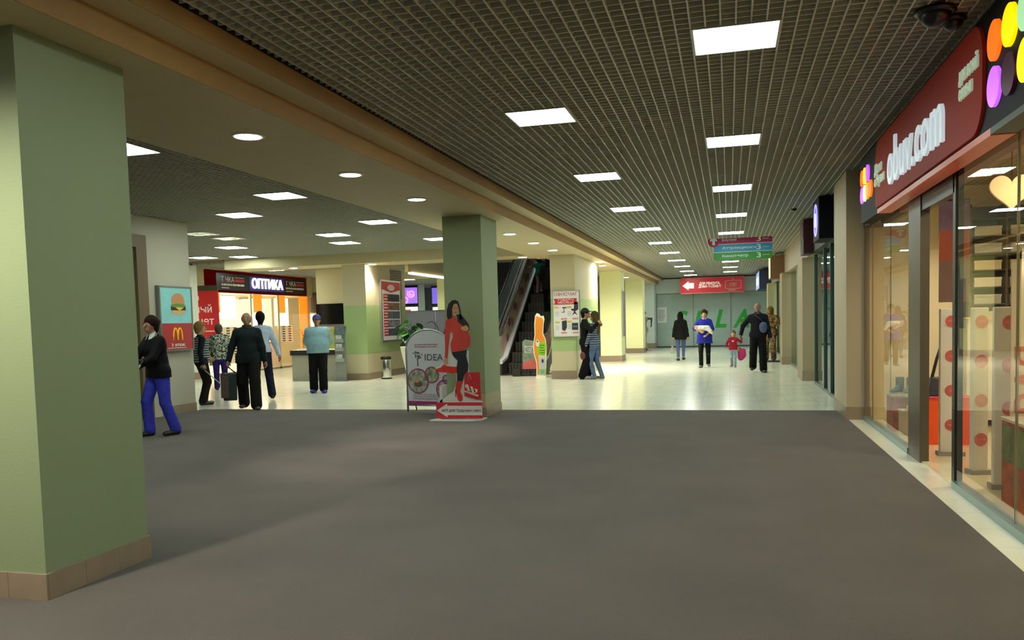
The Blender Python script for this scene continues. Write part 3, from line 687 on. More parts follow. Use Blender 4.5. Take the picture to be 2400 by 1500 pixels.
# interior lights of the far shops
for i, (x, y) in enumerate([(3.0, 14.5), (3.0, 16.8), (3.0, 21.5), (3.0, 23.5), (3.0, 28), (3.0, 30.5), (3.0, 36)]):
    c = copy_tree(proto); c.location = (x, y, 3.2); tag(c, 'square lamp inside the right side shops, %s from the front' % ordn[i], None, 'lamps of the right side shops')
# things on the right ceiling
for (x, y), r, lab in (((2192, 22), .11, 'larger black dome camera on the ceiling at the top right'), ((2233, 40), .075, 'smaller black dome speaker on the ceiling at the top right')):
    p = fl(x, y, ZC); d = thing('dome_camera', lab, 'ceiling device', (p[0], p[1], ZC-.002), 0)
    MB().lathe([(r*1.1, .0), (r*1.1, -.02), (r*.9, -.03)], BLACK).build('base', d); MB().ball((0, 0, -.03), (r*.85, r*.85, r*.7), BLACK).build('dome', d)
p = fl(1861, 489, ZC); d = thing('smoke_detector', 'tiny black smoke detector on the right ceiling', 'ceiling device', (p[0], p[1], ZC-.002)); MB().lathe([(.05, 0), (.05, -.02), (.03, -.04)], BLACK).build('housing', d); MB().lathe([(.012, -.04), (.01, -.05)], GREY).build('sensor', d)
# ================================================================ hanging direction signs
Yh = 20.6
def h_(x, y): return ony(x, y, Yh)
ds = thing('direction_sign', 'hanging pink, blue and green three row floor guide sign', 'sign', (h_(1742, 610)[0], Yh, 2.35))
a = h_(1673, 608); b = h_(1810, 550); cxs = h_(1742, 610)[0]; xa, xb = a[0]-cxs, b[0]-cxs
zt_, zb_ = h_(1742, 552)[2]-2.35, h_(1742, 609)[2]-2.35; dz = (zt_-zb_)/3
def rrect(x0, x1, z0, z1, r, cs=(1, 1, 1, 1)):
    pts = []
    for (cx, cz, a0, on) in ((x1-r, z1-r, 0, cs[0]), (x0+r, z1-r, 90, cs[1]), (x0+r, z0+r, 180, cs[2]), (x1-r, z0+r, 270, cs[3])):
        if on:
            for k in range(6): t_ = math.radians(a0+18*k); pts.append((cx+r*math.cos(t_), cz+r*math.sin(t_)))
        else: pts.append((cx+(r if a0 in (0, 270) else -r), cz+(r if a0 in (0, 90) else -r)))
    return pts
MAG = mat('magenta', '#b02a60', .45); BLU = mat('sign_blue', '#3a94c4', .45); GR2 = mat('sign_green', '#348a38', .45); SW = mat('sign_white', '#c8dcd4', .5, emit=.1)
rows = (('Боулинг', '3', MAG, (1, 0, 0, 0)), ('Аттракционы', '3', BLU, (0, 0, 0, 0)), ('Кинотеатр', '3', GR2, (0, 0, 1, 1)))
for k, (s_, n_, m_, cs) in enumerate(rows):
    z1 = zt_-k*dz; z0 = z1-dz+.012
    MB().prism(rrect(xa, xb, z0, z1, .06, cs), 0, .03, m_).build('row_panel', ds)
    text(s_, xa+.2, xa+(.55 if k == 0 else .98 if k == 1 else .8), z0+.05, z1-.05, SW, ds, y=-.003, bold=.01)
    text(n_, xb-.36, xb-.26, z0+.03, z1-.03, SW, ds, y=-.003, bold=.01)
    b_ = MB(); bars(b_, xb-.23, xb-.05, z0+.08, z1-.08, 2, SW); b_.build('small_print', ds)
    if k < 2: MB().box(xa, xb, .0, .03, z0-.012, z0, SW).build('divider', ds)
MB().disc(xa-.0, zt_-dz*.55, .14, -.01, .03, MAG, 30).build('arrow_disc', ds)
MB().prism([(xa-.03+.0, zt_-dz*.55-.09), (xa+.03, zt_-dz*.55-.09), (xa+.03, zt_-dz*.55+.02), (xa+.08, zt_-dz*.55-.01), (xa+.08, zt_-dz*.55+.03), (xa, zt_-dz*.55+.1), (xa-.08, zt_-dz*.55+.03), (xa-.08, zt_-dz*.55-.01), (xa-.03, zt_-dz*.55+.02)], -.016, -.01, SW).build('arrow', ds)
for x in (xa+.25, xb-.25): MB().tube([(x, .015, zt_), (x, .015, ZC-2.35)], .003, GREY).build('wire', ds)
Yr = 38.6
def q_(x, y): return ony(x, y, Yr)
rx = q_(1669, 668)
rs = thing('direction_sign', 'hanging red banner sign with a white left arrow before the far wall', 'sign', (rx[0], Yr, rx[2]))
a = q_(1595, 686); b = q_(1744, 650); X0, X1 = a[0]-rx[0], b[0]-rx[0]; Z0, Z1 = -.36, .36
RB = mat('red_banner', '#c0242e', .4, emit=.15)
MB().box(X0, X1, 0, .05, Z0, Z1, RB).build('panel', rs)
e_ = MB(); EG = mat('pale_edge', '#d8a08c', .5)
e_.box(X0, X1, -.006, .0, Z0, Z0+.025, EG).box(X0, X1, -.006, 0, Z1-.02, Z1, EG); e_.build('edge_line', rs)
WL2 = mat('banner_white_ink', '#f2e6da', .5, emit=.3)
MB().prism([(X0+.1, 0), (X0+.36, .2), (X0+.36, .12), (X0+.6, .12), (X0+.6, -.12), (X0+.36, -.12), (X0+.36, -.2)], -.01, 0, mat('arrow_white', '#f6fff8', .5, emit=.7)).build('arrow', rs)
text('ДЛЯ РЕМОНТА,\nДОМА И СЕМЬИ', X0+.8, X0+1.8, -.13, .15, WL2, rs, y=-.004, bold=.03, shear=.25)
fr_ = MB(); xa, xb = X0+1.98, X1-.12
for o_ in (0,):
    pts = rrect(xa, xb, -.2, .19, .08); pts2 = rrect(xa+.03, xb-.03, -.17, .16, .06); n = len(pts)
    vs = [(p[0], -.01, p[1]) for p in pts]+[(p[0], -.01, p[1]) for p in pts2]; fr_.add(vs, [(i, (i+1) % n, (i+1) % n+n, i+n) for i in range(n)], EG)
fr_.build('logo_outline', rs)
text('старт', xa+.2, xb-.2, -.13, .08, EG, rs, y=-.004, bold=.02)
b_ = MB(); bars(b_, xa+.15, xb-.2, -.29, -.22, 1, EG, frac=.7); bars(b_, xa+.3, xb-.3, .215, .27, 1, EG, frac=.7); b_.build('small_print', rs)
for x in (X0+.2, X1-.2): MB().tube([(x, .02, Z1), (x, .02, ZC-rx[2])], .004, GREY).build('wire', rs)
# ================================================================ wall posters
def poster_frame(t, w_, h_, m=ALU, dep=.05, fw=.03):
    f = MB(); f.box(0, w_, .0, dep, 0, h_, m); f.build('backing', t)
    g = MB()
    for a in ((0, w_, 0, fw), (0, w_, h_-fw, h_), (0, fw, fw, h_-fw), (w_-fw, w_, fw, h_-fw)): g.box(a[0], a[1], -.012, 0, a[2], a[3], m)
    g.build('frame', t)
# burger poster on the left wall
a = onx(367, 745, -9.1)[1]; b = onx(444, 745, -9.1)[1]; z0 = 1.075; z1 = 2.17
bp_ = thing('wall_poster', 'backlit fast food poster with a burger on turquoise above a red field', 'poster', (-9.04, a, z0), PI/2)
w_ = b-a; H_ = z1-z0; poster_frame(bp_, w_, H_, GREY, .06)
zc = H_*.43
MB().box(.03, w_-.03, -.004, 0, zc, H_-.03, mat('turquoise', '#7fc0bc', .4, emit=.16, noise=.1, scale=4)).build('turquoise_field', bp_)
MB().box(.03, w_-.03, -.004, 0, .03, zc, mat('dull_red', '#a83436', .4, emit=.08)).build('red_field', bp_)
bg = MB(); cx = w_*.56; cz = H_*.72
bg.disc(cx, cz+.05, .17, -.008, -.004, mat('bun', '#c98a5c', .6), rz=.14); bg.disc(cx, cz-.12, .17, -.008, -.004, mat('bun_low', '#d6b27c', .6), rz=.06)
bg.box(cx-.19, cx+.19, -.011, -.006, cz-.1, cz-.035, mat('patty', '#4a2a20', .7)); bg.disc(cx, cz-.02, .19, -.012, -.008, mat('lettuce', '#6d8c3a', .6), rz=.035)
bg.prism([(cx-.08, cz-.05), (cx+.14, cz-.05), (cx+.02, cz-.11)], -.014, -.011, mat('cheese', '#e0c860', .6)); bg.build('burger_print', bp_)
am = MB(); AY = mat('arch_yellow', '#e0a820', .45, emit=.3)
for s_ in (-1, 1):
    pts = []
    for k in range(13):
        t_ = PI*k/12; pts.append((w_*.5+s_*.058+.058*math.cos(t_), -.01, H_*.17+.2*math.sin(t_)**.8 if 0 < k < 12 else H_*.17))
    am.tube(pts, .013, AY, 8)
am.build('yellow_arches', bp_)
text('3 этаж', w_*.3, w_*.72, .08, .135, WHITE, bp_, y=-.006, bold=.02); b_ = MB(); bars(b_, w_*.2, w_*.9, .045, .065, 1, WHITE, y=-.006, frac=.6); b_.build('small_print', bp_)
# red poster on the lift block
a = onx(888, 700, -9.15)[1]; b = onx(934, 700, -9.15)[1]; z0 = onx(893, 802, -9.15)[2]; z1 = onx(885, 655, -9.15)[2]
rp_ = thing('wall_poster', 'tall red and white framed poster with five photo rows on the lift block', 'poster', (-9.09, a, z0), PI/2)
w_ = b-a; H_ = z1-z0; poster_frame(rp_, w_, H_, ALU, .06, .045)
MB().box(.045, w_-.045, -.004, 0, .045, H_-.045, mat('poster_white', '#cfcdc6', .4, emit=.1)).build('sheet', rp_)
MB().prism([(.045, H_-.045), (w_-.045, H_-.045), (w_-.045, H_*.85), (w_/2, H_*.80), (.045, H_*.85)], -.008, -.004, RED).build('red_pennant', rp_)
MB().disc(w_/2, H_*.88, w_*.2, -.012, -.008, mat('hexagon', '#cfc8bc', .5), 6, rz=H_*.055).build('hexagon_badge', rp_)
pc = ['#3a3f45', '#8c6f58', '#5a6672', '#8a8794', '#4c5560']
for k in range(5):
    zz = H_*(.655-k*.14); p_ = MB(); p_.box(.14, .14+w_*.22, -.009, -.004, zz, zz+H_*.12, RED)
    bars(p_, .17, .12+w_*.22, zz+.02, zz+H_*.11, 2, mat('pale_ink', '#d6b8b0', .5), y=-.011, frac=.5, rag=.1); p_.build('label_block', rp_)
    MB().box(.15+w_*.22, w_-.1, -.008, -.004, zz, zz+H_*.12, mat('photo_%d' % k, pc[k], .5, noise=.6, scale=9)).build('photo', rp_)
# office poster on the banded pillar
def f_(x, y): return ony(x, y, 19.5)
a = f_(1297, 787); b = f_(1358, 680); z0 = f_(1325, 790)[2]; z1 = f_(1325, 681)[2]
op = thing('wall_poster', 'white office goods price poster with a red ribbon on the banded pillar', 'poster', (a[0], 19.5, z0))
w_ = b[0]-a[0]; H_ = z1-z0; poster_frame(op, w_, H_, ALU, .045, .015)
MB().box(.015, w_-.015, -.004, 0, .015, H_-.015, mat('poster_white', '#cfcdc6')).build('sheet', op)
text('ОФИСМАГ', .04, w_-.06, H_*.885, H_*.96, mat('office_red', '#b8405a', .5), op, y=-.006, bold=.01)
MB().prism([(.03, H_*.83), (w_-.07, H_*.83), (w_-.07, H_*.7), (.03, H_*.7), (.06, H_*.765)], -.008, -.004, RED).build('ribbon', op)
text('ТОВАРЫ\nМЕСЯЦА', .12, w_-.14, H_*.712, H_*.82, mat('ribbon_ink', '#e8c8c0', .5), op, y=-.011, bold=.015)
YEL = mat('yellow_tag', '#c9b84a', .5); INK = mat('dark_ink', '#2a3036', .6); PINK = mat('price_pink', '#c87080', .5)
def goods(u, v, kind):
    g = MB()
    if kind == 0: g.box(u, u+.1, -.008, -.004, v+.1, v+.13, INK).box(u-.03, u+.06, -.008, -.004, v, v+.015, INK).box(u+.03, u+.045, -.008, -.004, v, v+.1, INK)
    if kind == 1: g.prism([(u+.05, v+.3), (u+.15, v+.3), (u+.15, v+.12), (u+.06, v+.07), (u-.03, v+.11), (u-.02, v+.14), (u+.04, v+.14)], -.008, -.004, INK).prism([(u+.05, v+.08), (u+.07, v+.08), (u+.13, v-.02), (u+.06, v+.03), (u-.01, v-.02)], -.008, -.004, INK)
    if kind == 2: g.prism([(u, v+.24), (u+.1, v+.26), (u+.12, v+.24), (u+.12, v+.08), (u+.07, v), (u, v+.03)], -.008, -.004, INK)
    if kind == 3: g.box(u, u+.15, -.008, -.004, v, v+.17, INK).box(u+.02, u+.13, -.01, -.008, v+.07, v+.1, GREY)
    g.build('goods_picture', op)
goods(w_*.36, H_*.53, 0); goods(w_*.72, H_*.48, 1); goods(w_*.33, H_*.13, 2); goods(w_*.7, H_*.15, 3)
for (u, v) in ((.02, .62), (.5, .62), (.05, .3), (.5, .31)): MB().box(w_*u+.02, w_*u+.13, -.007, -.004, H_*v, H_*v+.045, YEL).build('yellow_tag', op)
for (u, v) in ((.3, .37), (.72, .37), (.3, .07), (.72, .07)): g = MB(); bars(g, w_*u, w_*u+.15, H_*v, H_*v+.05, 1, PINK, frac=.8, rag=.1); g.build('price_print', op)
for (u, v) in ((.04, .45), (.5, .45), (.05, .15), (.5, .17)): g = MB(); bars(g, w_*u+.03, w_*u+.14, H_*v, H_*v+.12, 3, mat('faint_print', '#7c93a0'), frac=.3); g.build('small_print', op)
mp = thing('wall_poster', 'small grey poster on the side of the first lime pillar', 'poster', (-3.44, 27.6, .85), PI/2); poster_frame(mp, .6, 1.5, GREY, .04); MB().box(.03, .57, -.004, 0, .03, 1.47, mat('grey_sheet', '#8f8c90', .5, noise=.2, scale=6)).build('sheet', mp)

# ================================================================ optician shop
XO = -15.3
def o_(x, y): return onx(x, y, XO)
ya, yb = o_(478, 650)[1], o_(718, 660)[1]
zo = 2.58
os_ = thing('shop_sign', 'black and red optician fascia sign with glowing white Cyrillic letters', 'sign', (XO, ya, zo), PI/2)
L = yb-ya; H_ = .68
MB().box(0, L, 0, .2, 0, H_, mat('optic_red', '#a81c20', .4, emit=.12)).build('box', os_)
yk = o_(505, 650)[1]-ya
MB().box(yk, L-.12, -.02, 0, .07, H_-.08, mat('optic_black', '#15110f', .35)).build('black_panel', os_)
GLW = mat('glow_letter', '#ffffff', .4, emit=2.5); HALO = mat('violet_halo', '#2a2260', .5, emit=.5)
u0, u1 = o_(588, 660)[1]-ya, o_(660, 660)[1]-ya
MB().box(u0-.12, u1+.12, -.026, -.02, .1, H_-.12, HALO).build('letter_backing', os_)
text('ОПТИКА', u0, u1, .17, .52, GLW, os_, y=-.045, depth=.025, bold=.018)
PI_ = mat('pale_ink2', '#b8a898', .5, emit=.15); RI = mat('red_ink', '#8c1c1c', .5, emit=.2)
for pa, pb in ((517, 571), (668, 710)):
    v0, v1 = o_(pa, 655)[1]-ya, o_(pb, 655)[1]-ya
    text('Т ЧКА', v0, v0+(v1-v0)*.55, .33, .5, PI_, os_, y=-.022, bold=.005); MB().box(v0+(v1-v0)*.14, v0+(v1-v0)*.22, -.026, -.022, .33, .37, RI).build('red_dot', os_)
    g = MB(); g.box(v0+(v1-v0)*.58, v1, -.024, -.02, .34, .43, RI); bars(g, v0+(v1-v0)*.58, v1, .46, .5, 1, PI_, y=-.024, frac=.5, rag=.1); bars(g, v0, v1, .2, .29, 1, PI_, y=-.024, frac=.7, rag=.02); bars(g, v0, v0+(v1-v0)*.4, .12, .17, 1, PI_, y=-.024, frac=.6); g.build('small_print', os_)
# bright interior
IW = mat('optic_wall_glow', '#f6e2b8', .5, emit=1.1); ORW = mat('optic_orange_glow', '#f48a14', .5, emit=.8)  # back wall and orange panels glow to paint in the interior glare
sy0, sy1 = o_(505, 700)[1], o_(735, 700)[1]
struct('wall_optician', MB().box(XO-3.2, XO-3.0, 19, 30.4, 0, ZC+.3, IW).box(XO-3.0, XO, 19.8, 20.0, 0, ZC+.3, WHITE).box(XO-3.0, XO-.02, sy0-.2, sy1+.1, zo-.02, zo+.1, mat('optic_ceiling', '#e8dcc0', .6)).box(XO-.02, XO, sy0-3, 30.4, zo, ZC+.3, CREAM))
of = thing('storefront', 'brightly lit optician glass front with orange panels and posts', 'shop front', (XO, sy0, 0), PI/2)
def ou(x, y=700): return o_(x, y)[1]-sy0
MB().box(0, ou(722), .02, .03, .05, zo, glass_mat('optic_glass', '#ffffff', .0)).build('pane', of)
for x in (504, 588, 652, 724): MB().box(ou(x)-.05, ou(x)+.05, 0, .06, 0, zo, mat('optic_post', '#cbb894', .4, .3)).build('post', of)
MB().box(0, ou(722), 0, .06, 0, .06, ALU).build('floor_rail', of)
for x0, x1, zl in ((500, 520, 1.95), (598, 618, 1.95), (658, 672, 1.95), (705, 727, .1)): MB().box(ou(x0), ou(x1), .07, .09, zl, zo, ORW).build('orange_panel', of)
BRT = mat('optic_light', '#fff6dc', .4, emit=5)
lp = thing('light_box', 'glaring white light box in the optician window, wide left one', 'lamp', (XO-.5, sy0+ou(520), 1.75), PI/2, 'optician light boxes'); MB().box(0, ou(583)-ou(520), 0, .05, 0, .75, BRT).build('panel', lp); MB().box(-.02, ou(583)-ou(520)+.02, .05, .08, -.02, .77, ALU).build('case', lp)
lp = thing('light_box', 'glaring white light box in the optician window, narrow arched one in the middle', 'lamp', (XO-.5, sy0+ou(620), 1.5), PI/2, 'optician light boxes'); MB().box(0, ou(646)-ou(620), 0, .05, 0, .95, BRT).build('panel', lp); MB().box(-.02, ou(646)-ou(620)+.02, .05, .08, -.02, .97, ALU).build('case', lp)
lp = thing('light_box', 'glaring cream light box in the optician window, right one behind the plant', 'lamp', (XO-.5, sy0+ou(674), 1.5), PI/2, 'optician light boxes'); MB().box(0, ou(703)-ou(674), 0, .05, 0, 1.0, mat('optic_light2', '#ffe9b8', .4, emit=2.2)).build('panel', lp); MB().box(-.02, ou(703)-ou(674)+.02, .05, .08, -.02, 1.02, ALU).build('case', lp)
MB().box(ou(505), ou(521), .3, .33, .3, 1.95, mat('olive_panel', '#7c7c50', .6)).build('side_panel', of)
def eyerack(x0, x1, z0, z1, lab):
    t = thing('eyewear_rack', lab, 'display rack', (XO-.35, sy0+ou(x0), z0), PI/2, 'eyewear racks'); wd = ou(x1)-ou(x0)
    MB().box(0, wd, .05, .08, 0, z1-z0, mat('rack_board', '#d8c8a0', .5, emit=.3)).build('board', t)
    n = int((z1-z0)/.085); cc = max(1, int(wd/.3))
    for i in range(cc):
        g = MB()
        for j in range(n):
            z = .03+j*.085; x = (i+.5)*wd/cc
            for s_ in (-1, 1): g.disc(x+s_*.045, z+.02, .036, .02, .04, mat('lens_dark', '#3c2620', .3), 10, rz=.022)
            g.box(x-.09, x+.09, .03, .045, z+.024, z+.03, BLACK)
        g.build('eyewear_column', t)
    MB().box(-.02, 0, .0, .08, 0, z1-z0, ALU).build('side_rail', t)
eyerack(615, 650, .25, 1.45, 'rack of dark sunglasses columns in the middle of the optician window')
eyerack(530, 580, .3, 1.5, 'rack of spectacles behind the left optician glass')
eyerack(677, 705, .9, 1.5, 'small rack of spectacles behind the desk plant')
ct = thing('shop_counter', 'white and wooden counter inside the optician shop', 'counter', (XO-1.3, sy0+ou(655), 0), PI/2)
MB().box(0, 2.2, 0, .5, 0, .85, mat('counter_white', '#e8e4dc', .4)).build('body', ct); MB().box(-.03, 2.23, -.03, .53, .85, .9, mat('counter_wood', '#c08a4a', .5)).build('top', ct)
for i, y in enumerate((21.8, 24, 26.5)):
    c = copy_tree(proto); c.location = (XO-1.5, y, zo-.1); tag(c, 'square lamp inside the optician shop, %s from the left' % ['first', 'second', 'third'][i], None, 'optician ceiling lamps')
# red roll banner beside it
rb_ = thing('hanging_banner', 'red vertical banner with cut off white Cyrillic words left of the optician', 'banner', (-15.55, 21.25, .85))
MB().box(0, 1.0, 0, .04, 0, 1.72, mat('banner_red', '#bc1f26', .45, emit=.12)).build('sheet', rb_); MB().box(0, 1.0, -.01, .05, 1.72, 1.88, mat('banner_top', '#4a4832', .6)).build('top_rail', rb_)
WB = mat('banner_ink', '#e6d8d8', .5, emit=.15)
text('ный', .22, .78, 1.08, 1.32, WB, rb_, y=-.004, bold=.006); text('нет', .3, .84, .72, .9, WB, rb_, y=-.004, bold=.006); text('й', .22, .36, 1.45, 1.62, WB, rb_, y=-.004, bold=.006)
g = MB(); bars(g, .3, .9, .5, .56, 1, WB, frac=.5); bars(g, .3, .9, .2, .25, 1, WB, frac=.5); g.build('small_print', rb_)
pillar(-15.75, -14.9, 20.0, 20.8, ZC, band_mat('pillar_cream', [(0, '#e2e2d2'), (.0, '#e2e2d2')]), 'cream column left of the red vertical banner', .2)
# walls behind the desk
def g_(x, y): return ony(x, y, 24.4)
struct('wall_behind_desk', MB().box(g_(742, 700)[0], g_(830, 700)[0], 24.4, 24.6, 0, ZC+.3, mat('lit_cream_wall', '#e6d9ac', .6)))
tv = thing('wall_screen', 'large black screen on the lit cream wall behind the information desk', 'screen', (g_(743, 740)[0], 24.36, g_(743, 761)[2]))
MB().box(0, g_(810, 740)[0]-g_(743, 740)[0], 0, .04, 0, g_(743, 713)[2]-g_(743, 761)[2], mat('screen_black', '#14120e', .12)).build('screen', tv); MB().box(0, 1.1, -.01, .04, -.07, -.0, GREY).build('ledge', tv)
struct('wall_side', MB().box(-15.9, -13.0, 28.4, 28.6, 0, ZC+.3, CREAM))
k1 = ony(726, 686, 28.35); k2 = ony(752, 733, 28.35)
pb_ = thing('wall_panel', 'dark grey panel on the wall right of the orange optician edge', 'panel', (k1[0], 28.35, k2[2])); MB().box(0, k2[0]-k1[0], 0, .04, 0, k1[2]-k2[2], mat('panel_grey', '#55504a', .5)).build('board', pb_); MB().box(0, 1, -.006, 0, 0, .02, GREY).build('edge', pb_)
k3 = ony(726, 771, 28.3); lb = thing('lit_cabinet', 'white glowing cabinet under the dark grey panel', 'cabinet', (k3[0], 28.28, 0)); MB().box(0, .95, 0, .1, k3[2], k2[2]-.03, mat('cab_glow', '#e8ecd8', .4, emit=.8)).build('lit_front', lb); MB().box(0, .95, 0, .1, 0, k3[2], WHITE).build('base', lb)

# ================================================================ information desk and things around it
kx0, kx1 = -11.23, -9.95
kd = thing('information_desk', 'grey information desk with a dark brown top band', 'desk', (kx0, 19.55, 0))
MB().box(0, kx1-kx0, 0, .7, 0, .68, mat('desk_grey', '#9a9684', .5, noise=.02)).build('front_panel', kd)
MB().box(-.03, kx1-kx0+.03, -.03, .73, .68, .81, mat('desk_band', '#2e2620', .4)).build('top_band', kd)
MB().box(0, kx1-kx0, 0, .7, .81, .815, WHITE).build('counter_sheet', kd)
MB().box(.55, kx1-kx0, .68, .7, .815, 1.35, glass_mat('desk_glass', '#e8f2c8', .08)).build('glass_screen', kd)
pa = thing('paper_stack', 'white papers lying on the information desk', 'papers', (kx0+.25, 19.75, .815)); MB().box(-.15, .15, -.1, .1, 0, .03, WHITE).build('stack', pa); MB().box(-.02, .2, -.05, .12, .03, .036, WHITE).build('top_sheet', pa)
vs_ = thing('glass_vase', 'clear glass jar with dry twigs on the information desk', 'vase', (kx0+.22, 20.0, .815))
MB().lathe([(.1, 0), (.13, .04), (.13, .3), (.12, .32), (.11, .32), (.12, .3), (.12, .05), (.09, .02)], glass_mat('jar_glass', '#e4ece6', .12)).build('jar', vs_)
tw = MB()
for k in range(16):
    a = random.uniform(0, 2*PI); r_ = random.uniform(.05, .2); h = random.uniform(.4, .62)
    tw.tube([(.02*math.cos(a), .02*math.sin(a), .05), (r_*.5*math.cos(a), r_*.5*math.sin(a), h*.6), (r_*math.cos(a), r_*math.sin(a), h)], .005, mat('twig', '#7a6450', .8), 5)
tw.build('twigs', vs_)
ls = thing('leaflet_stand', 'slender grey leaflet stand with white flyers beside the lift block', 'stand', (-9.75, 19.42, 0), .1)
LG = mat('stand_grey', '#8f9490', .4, .5)
MB().box(-.14, .14, 0, .06, 0, 1.2, LG).build('column', ls); MB().box(-.17, .17, -.1, .12, 0, .02, LG).build('foot', ls)
for k, z in enumerate((.5, .78, 1.0)):
    MB().hexa([(-.12, -.06, z), (.12, -.06, z), (.12, 0, z), (-.12, 0, z), (-.12, -.09, z+.1), (.12, -.09, z+.1), (.12, 0, z+.1), (-.12, 0, z+.1)], LG).build('pocket', ls)
    MB().box(-.09, .07, -.055, -.045, z+.02, z+.19, mat('flyer', '#c4ccc8', .5, noise=.4, scale=12)).build('flyers', ls)
MB().hexa([(-.15, -.03, 1.2), (.15, -.03, 1.2), (.15, .03, 1.2), (-.15, .03, 1.2), (-.14, .02, 1.42), (.16, .02, 1.42), (.16, .07, 1.42), (-.14, .07, 1.42)], mat('stand_top', '#56686a', .5, noise=.4, scale=9)).build('header_board', ls)
tb = thing('trash_bin', 'tall chrome cylinder litter bin with black rim by the lift block', 'bin', (-8.8, 20.15, 0))
MB().lathe([(.13, 0), (.135, .02), (.135, .5), (.13, .52)], CHROME).build('body', tb); MB().lathe([(.14, .52), (.142, .54), (.142, .58), (.11, .59), (.1, .55)], BLACK).build('rim', tb); MB().lathe([(.138, 0), (.14, .03), (.135, .035)], BLACK).build('base', tb)
# planter
pp = (-8.2, 20.7)
pt = thing('potted_plant', 'leafy green plant in a tall white tapered planter', 'plant', (pp[0], pp[1], 0))
PW2 = mat('planter_white', '#dedcc8', .4)
MB().hexa([(-.17, -.17, 0), (.17, -.17, 0), (.17, .17, 0), (-.17, .17, 0), (-.3, -.3, .84), (.3, -.3, .84), (.3, .3, .84), (-.3, .3, .84)], PW2).build('planter', pt, bevel=.015)
MB().box(-.27, .27, -.27, .27, .84, .85, mat('soil', '#2a2018', .9)).build('soil', pt)
lf = [mat('leaf_dark', '#1f4a20', .35, noise=.3, scale=8), mat('leaf_light', '#4f9a3c', .35, noise=.25, scale=8)]
def leaf(c, az, el, s_, m):
    mb = MB(); n = 7; M3 = Matrix.Rotation(az, 3, 'Z') @ Matrix.Rotation(el, 3, 'Y'); vs = []
    for i in range(n):
        t_ = i/(n-1); wd = s_*.42*math.sin(PI*min(1, t_*1.0)**.8)*(1-.1*t_)+.002; bend = -.25*s_*t_*t_
        for k, f_2 in ((-1, .02), (-.5, -.0), (0, -.02), (.5, 0), (1, .02)):
            vs.append(Vector(c)+M3 @ Vector((t_*s_, k*wd, bend+f_2*s_+.02*s_*math.sin(k*6+t_*9))))
    fs = [(i*5+j, i*5+j+1, i*5+5+j+1, i*5+5+j) for i in range(n-1) for j in range(4)]
    mb.add(vs, fs, m, True); return mb
random.seed(3); st = MB(); leaves = MB(); ll = MB()
for k in range(30):
    a = 2*PI*k/30*2.4; hh = random.uniform(.0, .5); rr_ = random.uniform(.1, .38)*(1-.5*hh); tip = (rr_*math.cos(a)-.05, rr_*math.sin(a), .95+hh)
    st.tube([(0, 0, .84), (tip[0]*.4, tip[1]*.4, .84+(tip[2]-.84)*.7), tip], .008, lf[0], 5)
    lm = leaf(tip, a+random.uniform(-.4, .4), random.uniform(.1, .9), random.uniform(.2, .32), lf[0 if (k % 3 or hh < .2) else 1])
    o = lm.build('leaf', pt)
tip = (-.12, -.05, 1.55); st.tube([(0, 0, .84), (-.05, 0, 1.25), tip], .007, lf[0], 5); leaf(tip, 2.6, .5, .22, lf[1]).build('leaf', pt)
st.build('stems', pt)
# blue grey booth behind the planter and back hall
bw = thing('booth_wall', 'blue grey partition panels behind the planter', 'partition', (-10.15, 24.4, 0))
BGY = mat('booth_grey', '#a3a8bc', .5, noise=.02)
for i in range(3): MB().box(i*1.22, i*1.22+1.2, 0, .05, 0, 1.82, BGY).build('panel', bw)
MB().box(.0, 3.66, -.01, .06, 1.82, 1.85, ALU).build('top_rail', bw)
MB().tube([(.95, -.01, 1.45), (1.1, -.01, 1.5), (1.25, -.01, 1.38), (1.32, -.01, 1.22)], .008, BLACK, 6).build('black_mark', bw)
bs = MB(); BH = mat('back_hall_wall', '#6f7f78', .6)
struct('wall_back_hall', MB().box(-17, -6.5, 40, 40.2, 0, ZC+.3, BH))
for i, (xa_, xb_, lab) in enumerate(((937, 977, 'glowing violet screen with pink spirals above a lit window in the back hall'), (1012, 1045, 'plain glowing violet screen half hidden by the lime column in the back hall'))):
    a = ony(xa_, 675, 36); b = ony(xb_, 711, 36)
    s_ = thing('light_screen', lab, 'screen', (a[0], 36, b[2])); wd = b[0]-a[0]; hh = a[2]-b[2]
    MB().box(0, wd, 0, .1, 0, hh, mat('violet_screen%d' % i, ('#a878e8', '#7a62d8')[i], .4, emit=.8)).build('screen', s_); MB().box(-.04, wd+.04, .0, .12, hh, hh+.1, FRB).build('top_rail', s_); MB().box(-.04, wd+.04, 0, .12, -.1, 0, FRB).build('bottom_rail', s_)
    if i == 0:
        sp = MB(); PK = mat('pink_swirl', '#e6a0f0', .4, emit=1.0)
        for (cx, cz, r0, tu) in ((wd*.68, hh*.62, .2, 1.6), (wd*.3, hh*.25, .2, 1.4)):
            pts = [(cx+r0*(1-k/30*.8)*math.cos(k/30*2*PI*tu+2.4), -.01, cz+r0*(1-k/30*.8)*math.sin(k/30*2*PI*tu+2.4)) for k in range(31)]
            sp.tube(pts, .035, PK, 6)
        sp.build('swirl', s_)
    lw = thing('lit_window', 'white lit shop window under the %s violet screen' % ('spiral', 'plain')[i], 'window', (a[0], 36.05, b[2]-.82)); MB().box(0, wd, 0, .05, 0, .66, mat('window_glow', '#fff8e8', .4, emit=2.0)).build('pane', lw)
    if i == 0: MB().box(.15, .5, -.02, 0, .2, .55, mat('orange_notice', '#e07048', .5, emit=.4)).build('orange_notice', lw)
    MB().box(-.03, wd+.03, .05, .08, -.03, .66, FRB).build('frame', lw)
    struct('trim_%d' % (11+i), MB().box(a[0]+wd+.06, a[0]+wd+.36, 36.05, 36.1, 0, ZC, PW))
